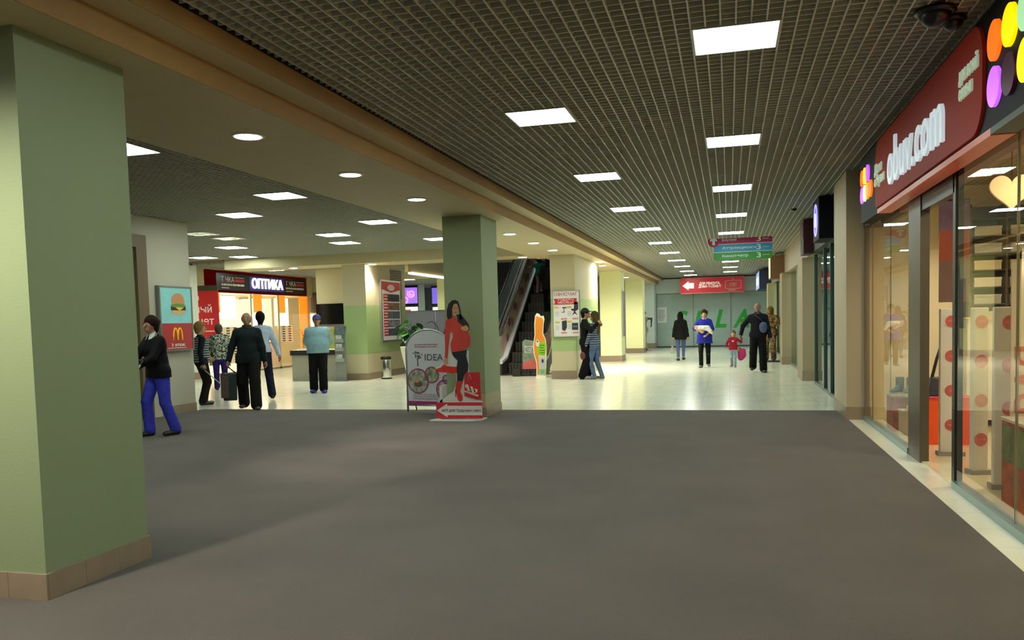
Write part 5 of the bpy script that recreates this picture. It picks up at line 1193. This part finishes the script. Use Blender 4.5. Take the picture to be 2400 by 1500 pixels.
    fn = A_(*(hp_(0, -1, -.55)-hd)); cap = hzs([(hp_(0, .022, .035), hp_(0, .032, .03), .093, .091, (.93, 1, 1.1))])
    fc_ = hp_(0, -.055, .02)*s
    if hs in ('short', 'bun', 'long', 'curly'):
        G = [(sc_(cap, .008 if hs == 'curly' else .004 if hs in ('bun', 'long') else 0), [(fc_, fn)]), (sc_(hzs([(hp_(0, .05, 0), hp_(0, .06, -.05), .075, .06, (1, .8, 1))]), .008 if hs != 'short' else 0), [(hp_(0, -.0, 0)*s, A_(*(hp_(0, -1, 0)-hd)))])]
        if hs == 'bun': G.append((sc_([(hp_(0, .11, .05), hp_(0, .13, .045), .035, .035, O1)]), []))
        if hs == 'long': G.append((sc_([(hp_(0, .05, .0), hp_(0, .1, -.2), .095, .1, (1, .6, 1)), (hp_(0, .1, -.2), hp_(0, .1, -.38), .1, .06, (1.1, .5, 1)), (hp_(.06, .02, -.02), hp_(.08, .02, -.2), .035, .03, O1), (hp_(-.06, .02, -.02), hp_(-.08, .02, -.2), .035, .03, O1)]), []))
        implicit('hair', G, HM, t, res=res*.85, k=.012, kk=.02)
    if hs == 'fringe': implicit('hair', [(sc_([(hp_(0, .03, -.0), hp_(0, .045, -.02), .088, .08, (1, 1, .7))], .0), [(hp_(0, .0, 0)*s, A_(*(hp_(0, -1, .2)-hd))), (hp_(0, 0, .035)*s, (0, 0, 1))])], mat('hair_'+hair[1:], hair), t, res=res*.85, k=.01)
    # clothes
    tc, to = top; TM = tc if not isinstance(tc, str) else mat('cloth_'+tc[1:], tc, .8, noise=.12, scale=25, bump=.15, spec=.2)
    hem = to.get('hem', .88); inf = to.get('inf', .016); sl = to.get('sleeve', 1.0); slp = []
    for sd in 'LR':
        a, e, w_ = J['sho'+sd], J['elb'+sd], J['wri'+sd]; rr_ = .05*(.6+.4*b)
        if sl >= 1: slp += [(a, e, rr_+.006, .044+.004, O1), (e, e+(w_-e)*(sl-.04 if sl < 2 else .96), .046, .034, O1)]
        else: slp += [(a, a+(e-a)*sl*1.2 if sl*1.2 < 1 else e, rr_+.006, rr_, O1)] + ([(e, e+(w_-e)*(sl-.5), .045, .042, O1)] if sl > .5 else [])
    tt = sc_(torso, inf)
    tt += sc_([(J['hipL']+A_(0, 0, .03), J['hipL']+A_(0, 0, -.06), .088*(.5+.5*b)+.006, .088*(.5+.5*b)+.008, O1), (J['hipR']+A_(0, 0, .03), J['hipR']+A_(0, 0, -.06), .088*(.5+.5*b)+.006, .088*(.5+.5*b)+.008, O1)], inf)
    if hem < .86: tt += sc_([(J['pel'], A_(0, 0, hem-.02), .14*b+.01, .15*b+.02+to.get('flare', 0), (1, .72, 1))], 0)
    G = [(tt, [((0, 0, hem*s), (0, 0, -1)), ((0, 0, 1.495*s), (0, to.get('vneck', .0)*-1, 1))]), (sc_(slp, inf*.5), [])]
    implicit(topname, G, TM, t, res=res, k=.025, kk=.03)
    bc, bo = bot; BM = bc if not isinstance(bc, str) else mat('cloth_'+bc[1:], bc, .85, noise=.15, scale=18, bump=.15, spec=.2)
    bi = bo.get('inf', .012); lp = []
    for sd in 'LR':
        a, k_, n_ = J['hip'+sd], J['kne'+sd], J['ank'+sd]; e_r = bo.get('hemr', .05)
        lp += [(a, k_, .09*(.5+.5*b)*thin, max(.06*thin, e_r*1.02), O1), (k_, k_+(n_-k_)*bo.get('len', .98), max(.058*thin, e_r), e_r, O1)]
    implicit(botname, [(sc_(torso[:2]+lp, bi), [((0, 0, .97*s), (0, 0, 1))]), ], BM, t, res=res, k=.02)
    sc2 = shoes if isinstance(shoes, str) else shoes[0]; SM = mat('shoe_'+sc2[1:], sc2, .4)
    for sd in 'LR':
        an, to_ = J['ank'+sd], J['toe'+sd]; sg_ = 1 if sd == 'L' else -1
        g_ = [(an+A_(0, .03, -.04), an+A_(0, .0, -.02), .036, .038, O1), (an+A_(0, .02, -.045), to_+A_(0, -.01, -.0), .034, .028, (1.15, 1, .9)), (to_, to_+A_(0, -.03, -.005), .03, .024, (1.2, 1, .8))]
        zz = an[2]-.085
        implicit('shoe', [(sc_(g_, shoe_inf), [((0, 0, max(.0, zz-.01)*s), (0, 0, -1))])], SM, t, res=min(res, .01), k=.015)
    J2 = {k_: v*s for k_, v in J.items()}
    if extra: extra(t, J2, s, hp_, sc_)
    return t
def _body(groups, SK, t, res, s):
    # one continuous skin: limbs blended softly, fingers blended tightly
    P = groups[0][0]+groups[1][0]
    global implicit
    return implicit('body', [groups[0], groups[1]], SK, t, res=res, k=.016*s, kk=.006)
# ================================================================ people
def cang(x, y): return math.atan2(-x, y)          # heading that faces the viewpoint
def W(t, p):
    c_x, s_ = math.cos(t.rotation_euler.z), math.sin(t.rotation_euler.z); return A_(t.location.x+p[0]*c_x-p[1]*s_, t.location.y+p[0]*s_+p[1]*c_x, t.location.z+p[2])
def pat_mat(name, c1, c2, kind, scale):
    m = bpy.data.materials.new(name); m.use_nodes = True; nt = m.node_tree; b = nt.nodes['Principled BSDF']; b.inputs['Roughness'].default_value = .85
    tc = nt.nodes.new('ShaderNodeTexCoord'); cr = nt.nodes.new('ShaderNodeValToRGB'); cr.color_ramp.interpolation = 'CONSTANT'
    if kind == 'stripe':
        n = nt.nodes.new('ShaderNodeTexWave'); n.bands_direction = 'Z'; n.inputs['Scale'].default_value = scale; out = n.outputs['Fac']; th = .5
    else:
        n = nt.nodes.new('ShaderNodeTexNoise'); n.inputs['Scale'].default_value = scale; n.inputs['Detail'].default_value = 1; n.inputs['Distortion'].default_value = 2.5; out = n.outputs['Fac']; th = .5
    nt.links.new(tc.outputs['Object'], n.inputs['Vector']); nt.links.new(out, cr.inputs[0])
    cr.color_ramp.elements[0].color = rgb(c1); cr.color_ramp.elements[1].position = th; cr.color_ramp.elements[1].color = rgb(c2)
    nt.links.new(cr.outputs[0], b.inputs['Base Color']); return m
def cap(t, hp_, sc_, m, s, res=.008, lift=0):
    implicit('cap', [(sc_([(hp_(0, .01, .045), hp_(0, .03, .04), .1, .098, (.95, 1, 1))]), [(hp_(0, 0, .035)*s, (0, 0, -1))]), (sc_([(hp_(0, -.07, .045+lift), hp_(0, -.145, .035+lift), .06, .05, (1, 1, .14))]), [])], m, t, res=res*s, k=.01, kk=.008)
def collar(t, J, s, m):
    n = J['nek']
    for sx in (-1, 1):
        b = MB(); P = [A_(sx*.02, -.05, .06), A_(sx*.075, .0, .07), A_(sx*.1, -.045, .0), A_(sx*.045, -.115, -.08)]
        vs = [n+p*s for p in P]+[n+(p+A_(0, -.006, .006))*s for p in P]; b.add(vs, [(0, 1, 2, 3), (7, 6, 5, 4), (0, 4, 5, 1), (1, 5, 6, 2), (2, 6, 7, 3), (3, 7, 4, 0)], m); b.build('collar', t)
WSH = mat('shirt_white', '#c8ccc8', .7)

# 1 stroller woman
p = fl(379, 1020, .012)
def x1(t, J, s, hp_, sc_): collar(t, J, s, WSH)
w1 = person('woman in black jacket and blue trousers pushing a stroller by the near pillar', p, cang(p[0], p[1])-PI/2+.5, 1.6, skin='#a87a62', hs='bun', hair='#24140e', top=('#0d0c0f', dict(inf=.03, hem=.86, vneck=.5)), bot=('#3c42b6', dict(inf=.016, hemr=.062)), female=True, build=1.15, shoes='#2e2619',
    feet={'L': (.12, .16, 0), 'R': (-.1, -.12, 0)}, hands={'L': (.14, -.40, 1.04), 'R': (-.12, -.44, 1.06)}, lean=.1, headyaw=-.2, res=.007, extra=x1)
st_ = thing('stroller', 'dark baby stroller half hidden behind the near pillar', 'stroller', tuple(W(w1, (0.02, -.88, 0))), w1.rotation_euler.z)
SF = mat('stroller_fabric', '#17151a', .8); SM_ = mat('stroller_tube', '#8a8c90', .3, .8)
for sx in (-1, 1):
    MB().tube([(sx*.24, .5, .98), (sx*.24, .2, .6), (sx*.24, -.4, .12)], .013, SM_).build('side_tube', st_); MB().tube([(sx*.24, -.3, .75), (sx*.24, .0, .42), (sx*.24, .28, .12)], .012, SM_).build('side_tube', st_)
    for yy in (-.4, .28):
        wh = MB(); wh.tube([(sx*.26+.0, yy+.085*math.cos(2*PI*k/20), .1+.085*math.sin(2*PI*k/20)) for k in range(20)], .018, BLACK, 8, close=True); w_o = wh.build('wheel', st_)
        hb_ = MB(); hb_.tube([(sx*.235, yy, .1), (sx*.285, yy, .1)], .022, SM_, 10)
        for k in range(6): hb_.tube([(sx*.26, yy, .1), (sx*.26, yy+.08*math.cos(k*PI/3), .1+.08*math.sin(k*PI/3))], .004, SM_, 5)
        hb_.build('hub', w_o)
MB().tube([(-.24, .5, .98), (-.2, .56, 1.03), (.2, .56, 1.03), (.24, .5, .98)], .016, BLACK).build('handle', st_)
MB().hexa([(-.21, -.3, .38), (.21, -.3, .38), (.21, .12, .34), (-.21, .12, .34), (-.21, -.3, .44), (.21, -.3, .44), (.21, .12, .4), (-.21, .12, .4)], SF).hexa([(-.21, .1, .36), (.21, .1, .36), (.21, .16, .36), (-.21, .16, .36), (-.2, .25, .82), (.2, .25, .82), (.2, .3, .82), (-.2, .3, .82)], SF).build('seat', st_)
implicit('hood', [([(A_(-.18, .12, .82), A_(.18, .12, .82), .2, .2, O1)], [((0, 0, .8), (0, 0, -1)), ((0, .27, 0), (0, 1, 0))])], SF, st_, res=.02, k=.02)
MB().box(-.2, .2, -.2, .22, .16, .26, SF).build('basket', st_)
# 2 striped vest woman with a white cane
VEST = pat_mat('striped_vest', '#1b2028', '#8a948e', 'stripe', 7)
p = fl(477, 949)
def x2(t, J, s, hp_, sc_):
    implicit('vest', [(sc_([(J['wai']/s+A_(0, 0, -.2), J['wai']/s, .19, .175, (1, .85, 1)), (J['wai']/s, J['che']/s, .175, .18, (1, .82, 1)), (J['che']/s+A_(-.05, 0, .03), J['che']/s+A_(.05, 0, .03), .145, .145, (1, .95, 1))], .01), [((0, 0, .9*s), (0, 0, -1)), ((0, 0, 1.44*s), (0, 0, 1))])], VEST, t, res=.008)
    MB().ball(J['che']+A_(.05, -.15, .02)*s, (.04*s, .012*s, .045*s), mat('brooch_flower', '#141a2a', .7), 10, 6).build('brooch', t)
w2_ = person('short blond woman in a grey striped vest over navy sleeves holding a cane', p, cang(p[0], p[1])+PI/2+.25, 1.56, skin='#b08868', hs='curly', hair='#8a6e3e', top=('#131624', dict(inf=.014, hem=.88)), bot=('#17120f', dict(inf=.02, hemr=.062)), female=True, build=1.15, shoes='#2c2a20', hands={'L': (.2, -.2, 1.0), 'R': (-.2, .02, .88)}, headyaw=.3, res=.008, extra=x2, feet={'L': (.07, -.03, 0), 'R': (-.07, .03, 0)})
cn_ = thing('cane', 'thin white walking cane held by the woman in the striped vest', 'cane', tuple(W(w2_, (0, 0, 0))), w2_.rotation_euler.z)
hR = A_(-.2, .02, .88)*1.56/1.75
MB().tube([tuple(hR+A_(-.02, -.02, -.12)), tuple(hR+A_(-.04, -.42, -.52))], .009, mat('cane_white', '#b9bcb8', .4), 8).build('shaft', cn_); MB().tube([tuple(hR+A_(-.02, .04, -.06)), tuple(hR+A_(-.02, -.02, -.12))], .013, BLACK, 8).build('grip', cn_)
# 3 leopard blouse woman
LEO = pat_mat('leopard_print', '#1a1c1c', '#a9b09c', 'noise', 13)
p = fl(519, 913)
person('grey haired woman in a black and white patterned blouse and purple trousers', p, cang(p[0], p[1])+PI, 1.53, skin='#b08868', hs='curly', hair='#4a453a', top=(LEO, dict(inf=.04, hem=.82, flare=.06)), bot=('#2c2068', dict(inf=.02, hemr=.055)), female=True, build=1.3, shoes='#2a2620', hands={'L': (.18, -.2, 1.0, (.8, .6, -.2)), 'R': (-.18, -.2, 1.0, (-.8, .6, -.2))}, res=.009)
# 4 bald man in dark green shirt
p = fl(587, 959)
def x4(t, J, s, hp_, sc_): collar(t, J, s, mat('collar_dark', '#0c1a18', .8))
m4 = person('bald man in dark green shirt and black trousers walking with a bag', p, cang(p[0], p[1])-.1, 1.7, skin='#8a6650', hs='fringe', hair='#2a2420', top=('#0b1a19', dict(inf=.03, hem=.84, vneck=.2, sleeve=1.0)), bot=('#0e0e0d', dict(inf=.024, hemr=.075)), build=1.12, shoes='#26261f', feet={'L': (.13, -.2, .0), 'R': (-.12, .2, .02)}, hands={'L': (.3, .0, .86), 'R': (-.33, -.06, .9)}, res=.007, extra=x4)
gp = W(m4, A_(-.335, -.09, .80)*1.7/1.75); bg_ = thing('shoulder_bag', 'dark green and brown bag hanging from the bald man hand', 'bag', tuple(gp), m4.rotation_euler.z)
MB().hexa([(-.1, -.05, -.6), (.12, -.05, -.6), (.12, .05, -.6), (-.1, .05, -.6), (-.13, -.07, -.12), (.13, -.07, -.12), (.13, .07, -.12), (-.13, .07, -.12)], mat('bag_green', '#1a2a28', .6)).build('body', bg_, bevel=.015)
MB().box(-.135, .0, -.076, -.07, -.55, -.15, mat('bag_brown', '#4a3a30', .7)).build('pocket', bg_); MB().tube([(-.12, 0, -.13), (0, 0, -.02), (.12, 0, -.13)], .012, BLACK, 8).build('strap', bg_)
# 5 man in white shirt seen from behind
p = fl(618, 936)
def x5(t, J, s, hp_, sc_): MB().ball(J['wriR']+A_(0, 0, -.0), (.036*s, .034*s, .016*s), BLACK, 10, 6).build('wrist_strap', t)
m5 = person('dark haired man in white shirt and navy trousers seen from behind', p, cang(p[0], p[1])+PI+.12, 1.74, skin='#7a5442', hs='short', hair='#150f0e', top=('#aebcd0', dict(inf=.026, hem=.95)), bot=('#101328', dict(inf=.018, hemr=.06)), build=1.05, shoes='#0e0c0b', feet={'L': (.12, -.22, .0), 'R': (-.14, .24, .03)}, hands={'R': (-.34, .02, .87), 'L': (.26, -.08, .88)}, res=.008, headyaw=0, extra=x5)
# 6 man with blue cap and light blue jumper
p = fl(749, 920)
def x6(t, J, s, hp_, sc_): cap(t, hp_, sc_, mat('cap_navy', '#2c3464', .7), s)
person('stout man in blue cap and pale blue jumper with hands behind his back', p, cang(p[0], p[1])-.05, 1.67, skin='#a87866', hs='short', hair='#4a443c', top=(mat('jumper_blue', '#7fa2aa', .8, noise=.1, scale=14), dict(inf=.046, hem=.9)), bot=('#08080a', dict(inf=.034, hemr=.062, len=.94)), build=1.32, shoes='#20288a', shoe_inf=.016, hands={'L': (.1, .2, .98, (1, .3, -.2)), 'R': (-.1, .2, .98, (-1, .3, -.2))}, feet={'L': (.1, -.12, .0), 'R': (-.12, .08, .0)}, res=.008, extra=x6)
# 7, 8 hugging couple
p = fl(1372, 888)
def x7(t, J, s, hp_, sc_): cap(t, hp_, sc_, mat('cap_black', '#0b0e0c', .7), s, lift=.012)
person('teenager in black clothes and black cap hugging the girl in the striped top', p, cang(p[0], p[1])+PI/2-.1, 1.68, skin='#a8785e', hs='short', hair='#14100e', top=('#0a0a0d', dict(inf=.03, hem=.86)), bot=('#0a0a0c', dict(inf=.03, hemr=.075)), build=1.0, shoes='#8c8c94', shoe_inf=.016, hands={'L': (.14, -.36, 1.34), 'R': (-.16, -.34, 1.38, (-.5, .6, -.6))}, feet={'L': (.1, -.04, 0), 'R': (-.1, .06, 0)}, headyaw=0, lean=.04, res=.009, extra=x7)
STR = pat_mat('striped_top', '#1a2236', '#77859a', 'stripe', 6)
p = fl(1396, 888)
g8 = person('girl with very long hair in a navy striped top and jeans, hugging', p, cang(p[0], p[1])-PI/2-.35, 1.6, skin='#b08468', hs='long', hair='#4a3c1e', top=(STR, dict(inf=.022, hem=.88)), bot=(mat('jeans_blue', '#4a6282', .8, noise=.25, scale=8), dict(inf=.012, hemr=.045)), female=True, build=1.0, shoes='#6a6a64', hands={'L': (.2, -.2, .84), 'R': (-.16, -.25, 1.3)}, feet={'L': (.09, .0, 0), 'R': (-.11, .14, 0)}, res=.009)
hp2 = W(g8, A_(.21, -.26, .76)*1.6/1.75); pz = thing('purse', 'small brown red purse held by the girl in the striped top', 'purse', tuple(hp2), g8.rotation_euler.z)
MB().ball((0, 0, -.13), (.05, .075, .1), mat('purse_red', '#5e2c28', .5)).build('body', pz); MB().tube([(0, -.04, -.05), (0, 0, 0.0), (0, .04, -.05)], .006, BLACK, 6).build('strap', pz)
# 9 woman with long dark hair, black coat
p = fl(1596, 845)
w9 = person('woman with long black hair in a black coat and jeans walking away', p, cang(p[0], p[1])+PI, 1.58, skin='#b08868', hs='long', hair='#120c0c', top=('#0a0b0c', dict(inf=.03, hem=.76, flare=.04)), bot=('#4a5a80', dict(inf=.008, hemr=.042, len=.85)), female=True, build=1.05, shoes='#14130f', feet={'L': (.09, .12, .0), 'R': (-.09, -.12, .02)}, hands={'L': (.28, .0, .82), 'R': (-.27, .02, .82)}, res=.011)
hp3 = W(w9, A_(.3, 0, .74)*1.58/1.75); hb2 = thing('handbag', 'pale grey handbag carried by the woman in the black coat', 'handbag', tuple(hp3), w9.rotation_euler.z)
MB().hexa([(-.05, -.13, -.42), (.05, -.13, -.42), (.05, .13, -.42), (-.05, .13, -.42), (-.03, -.1, -.18), (.03, -.1, -.18), (.03, .1, -.18), (-.03, .1, -.18)], mat('bag_grey', '#8c8c7c', .5)).build('body', hb2, bevel=.01); MB().tube([(0, -.07, -.19), (0, -.04, -.02), (0, .04, -.02), (0, .07, -.19)], .007, mat('bag_grey', '#8c8c7c'), 6).build('handle', hb2)
# 10 woman in blue tunic with a baby
p = fl(1652, 861)
def x10(t, J, s, hp_, sc_): collar(t, J, s*.8, WSH)
w10 = person('woman in royal blue tunic and black trousers carrying a baby', p, cang(p[0], p[1])-.05, 1.6, skin='#b48c70', hs='bun', hair='#2a1c18', top=('#1c2488', dict(inf=.035, hem=.74, flare=.08, sleeve=.75, vneck=.5)), bot=('#0a0a0c', dict(inf=.014, hemr=.05)), female=True, build=1.12, shoes='#5a6a68', feet={'L': (.1, .12, .03), 'R': (-.1, -.12, 0)}, hands={'L': (.1, -.28, 1.02, (1, 0, -.4)), 'R': (-.12, -.3, 1.12, (-1, 0, -.5))}, res=.01, extra=x10)
by = thing('baby', 'baby in white clothes lying in the arms of the woman in blue', 'baby', tuple(W(w10, (0, -.27, 1.1))), w10.rotation_euler.z)
implicit('body', [([(A_(-.2, 0, .02), A_(-.19, 0, .02), .062, .062, O1), (A_(-.14, 0, .01), A_(.1, 0, .0), .06, .065, O1), (A_(.1, -.02, 0), A_(.2, -.06, -.08), .04, .03, O1), (A_(.1, .02, -.02), A_(.22, .0, -.14), .04, .03, O1), (A_(.2, -.06, -.08), A_(.24, -.07, -.13), .025, .02, O1)], [])], mat('baby_skin', '#c09a80', .6), by, res=.009, k=.02)
implicit('romper', [([(A_(-.12, 0, .01), A_(.1, 0, .0), .07, .076, O1), (A_(.1, -.02, 0), A_(.19, -.055, -.07), .05, .04, O1), (A_(.1, .02, -.02), A_(.21, .0, -.13), .05, .04, O1), (A_(-.08, -.05, .02), A_(.0, -.09, .0), .028, .024, O1)], [])], mat('baby_white', '#cfcfc6', .8, noise=.15, scale=20), by, res=.009, k=.02)
implicit('hair', [([(A_(-.215, .01, .03), A_(-.215, .01, .03), .064, .064, O1)], [(A_(-.2, 0, 0), (1, -.3, .4))])], mat('baby_hair', '#6a5a40', .8), by, res=.01, k=.01)
# 11 small girl and 12 man
p = fl(1719, 860)
def x11(t, J, s, hp_, sc_):
    MB().disc(0, J['che'][2]-.0, .06*s, J['che'][1]-.165*s, J['che'][1]-.15*s, mat('print_white', '#cfcac2', .6), 14, rz=.035*s).build('shirt_print', t)
c11 = person('small girl in red shirt and pale trousers holding the tall man by the hand', p, cang(p[0], p[1])-.1, .97, skin='#c09478', hs='short', hair='#6a5840', top=('#a01c30', dict(inf=.02, hem=.86)), bot=('#8f9ea8', dict(inf=.016, hemr=.05)), build=1.15, shoes='#8a5a66', hz=1.5, hands={'L': (.42, -.02, 1.42, (1, .3, -.4)), 'R': (-.32, -.12, 1.0)}, feet={'L': (.09, -.1, 0), 'R': (-.08, .1, .02)}, res=.008, extra=x11)
jk = thing('jacket', 'bright pink child jacket hanging between the small girl and the man', 'jacket', tuple(W(c11, (.2, .03, .36))), c11.rotation_euler.z)
implicit('cloth', [([(A_(-.05, 0, .14), A_(.03, 0, -.02), .06, .1, (1, .5, 1)), (A_(.03, 0, -.02), A_(.0, 0, -.1), .1, .085, (1, .5, 1)), (A_(.08, 0, .1), A_(.05, 0, .0), .05, .06, (1, .6, 1))], [])], mat('jacket_pink', '#b81c68', .7, noise=.1), jk, res=.01)
MB().ball((-.06, -.05, .14), (.035, .02, .08), mat('olive_strap', '#8a7c30', .7), 8, 6).build('strap', jk)
p = fl(1777, 872)
def x12(t, J, s, hp_, sc_): collar(t, J, s, mat('collar_purple', '#2a2034', .8))
m12 = person('tall bald man in dark purple shirt and black trousers walking', p, cang(p[0], p[1])+.05, 1.72, skin='#8c685a', hs='fringe', hair='#5a4c44', top=('#15101c', dict(inf=.028, hem=.9, vneck=.3)), bot=('#060607', dict(inf=.024, hemr=.07)), build=1.1, shoes='#0b0b0b', feet={'L': (.12, -.16, 0), 'R': (-.12, .18, .05)}, hands={'L': (.3, -.05, .88), 'R': (-.42, -.06, .96, (-.8, .6, -.2))}, res=.01, headtilt=-.3, extra=x12)
sb3 = thing('chest_bag', 'glossy blue grey bag slung across the chest of the tall bald man', 'bag', tuple(W(m12, (.12, -.19, 1.12))), m12.rotation_euler.z)
MB().ball((0, 0, 0), (.1, .055, .14), mat('chest_bag_blue', '#3c4a6a', .25), 14, 9).build('body', sb3); MB().tube([(-.0, .0, .13), (-.12, .02, .25), (-.2, .06, .3)], .014, BLACK, 8).build('strap', sb3)
# 13 camouflage mannequin
CAMO = pat_mat('camouflage', '#3e3018', '#8a6a34', 'noise', 9)
p = (1.2, 26.0, .04)
mq = person('mannequin in brown camouflage hunting clothes with scarf and bag by the pillar', p, cang(p[0], p[1])-.2, 1.62, skin='#7a5c38', hs='long', hair='#6e5a2c', top=(CAMO, dict(inf=.04, hem=.8, flare=.04)), bot=(CAMO, dict(inf=.025, hemr=.06)), build=1.0, shoes='#3a2c18', feet={'L': (.1, 0, 0), 'R': (-.12, -.1, 0)}, hands={'L': (.05, -.26, 1.15, (1, 0, -.3)), 'R': (-.1, -.24, 1.12, (-1, 0, -.3))}, res=.012, name='mannequin', cat='mannequin')
MB().box(-.3, .3, -.25, .25, -.04, 0, FRB).build('stand', mq)
MB().ball((.3, .02, 1.2), (.1, .1, .14), mat('camo_bag', '#4a3a28', .7), 10, 7).build('bag', mq)
# 14 pale mannequin between the far pillars
p = fl(1500, 836); 
m14 = person('dark armed mannequin half hidden by the slimmer lime pillar', (-3.62, 36.4, .02), -.6, 1.72, skin='#2c2420', hs='none', top=('#8f8c80', dict(inf=.02, hem=.8, sleeve=.2)), bot=('#a8a08c', dict(inf=.02)), female=True, build=.95, hands={'L': (.42, .0, 1.15, (1, 0, .6)), 'R': (-.25, 0, .9)}, res=.014, name='mannequin', cat='mannequin')
MB().box(-.25, .25, -.2, .2, -.02, 0, GREY).build('stand', m14)
# escalator riders
def step_at(x, zt): n = max(0, int((zt)/.28)); return (x, 21.2+.5+n*.4+.2, (n+1)*.28)
q = step_at(-5.45, 2.55); q = (-5.5, 21.2+.5+8*.4+.2, 9*.28)
a15 = person('person with black hair in dark clothes standing high on the right escalator', (-5.15, 21.2+.5+5*.4+.22, 6*.28+.002), PI+.25, 1.66, skin='#8c6a54', hs='long', hair='#0c0a0c', top=('#1e1b1e', dict(inf=.04, hem=.7, flare=.06)), bot=('#121014', dict(inf=.02)), female=True, build=1.15, hands={'L': (.24, -.1, 1.0), 'R': (-.2, -.25, 1.1)}, res=.013)
person('child in teal shirt and pale pink trousers climbing on the right escalator', (-5.62, 21.2+.5+7*.4+.16, 8*.28+.002), PI-.1, 1.12, skin='#a07c62', hs='short', hair='#3a2a20', hz=1.35, top=('#1a6a5a', dict(inf=.02, hem=.86, sleeve=.4)), bot=('#a88a94', dict(inf=.02)), build=1.05, shoes='#5a2830', hands={'L': (.36, -.16, 1.4, (1, 0, -.3)), 'R': (-.22, -.2, 1.1)}, feet={'L': (.09, 0, 0), 'R': (-.09, -.06, .06)}, res=.012)
person('person in beige sleeve holding the left escalator handrail behind the olive pillar', (-7.28, 21.2+.5+4*.4+.2, 5*.28+.002), PI, 1.7, skin='#a87c64', hs='short', hair='#1c1614', top=('#a89c8c', dict(inf=.024, hem=.9)), bot=('#15151a', dict(inf=.02)), build=1.0, hands={'R': (-.2, -.1, .9), 'L': (.3, -.1, .9)}, res=.013)
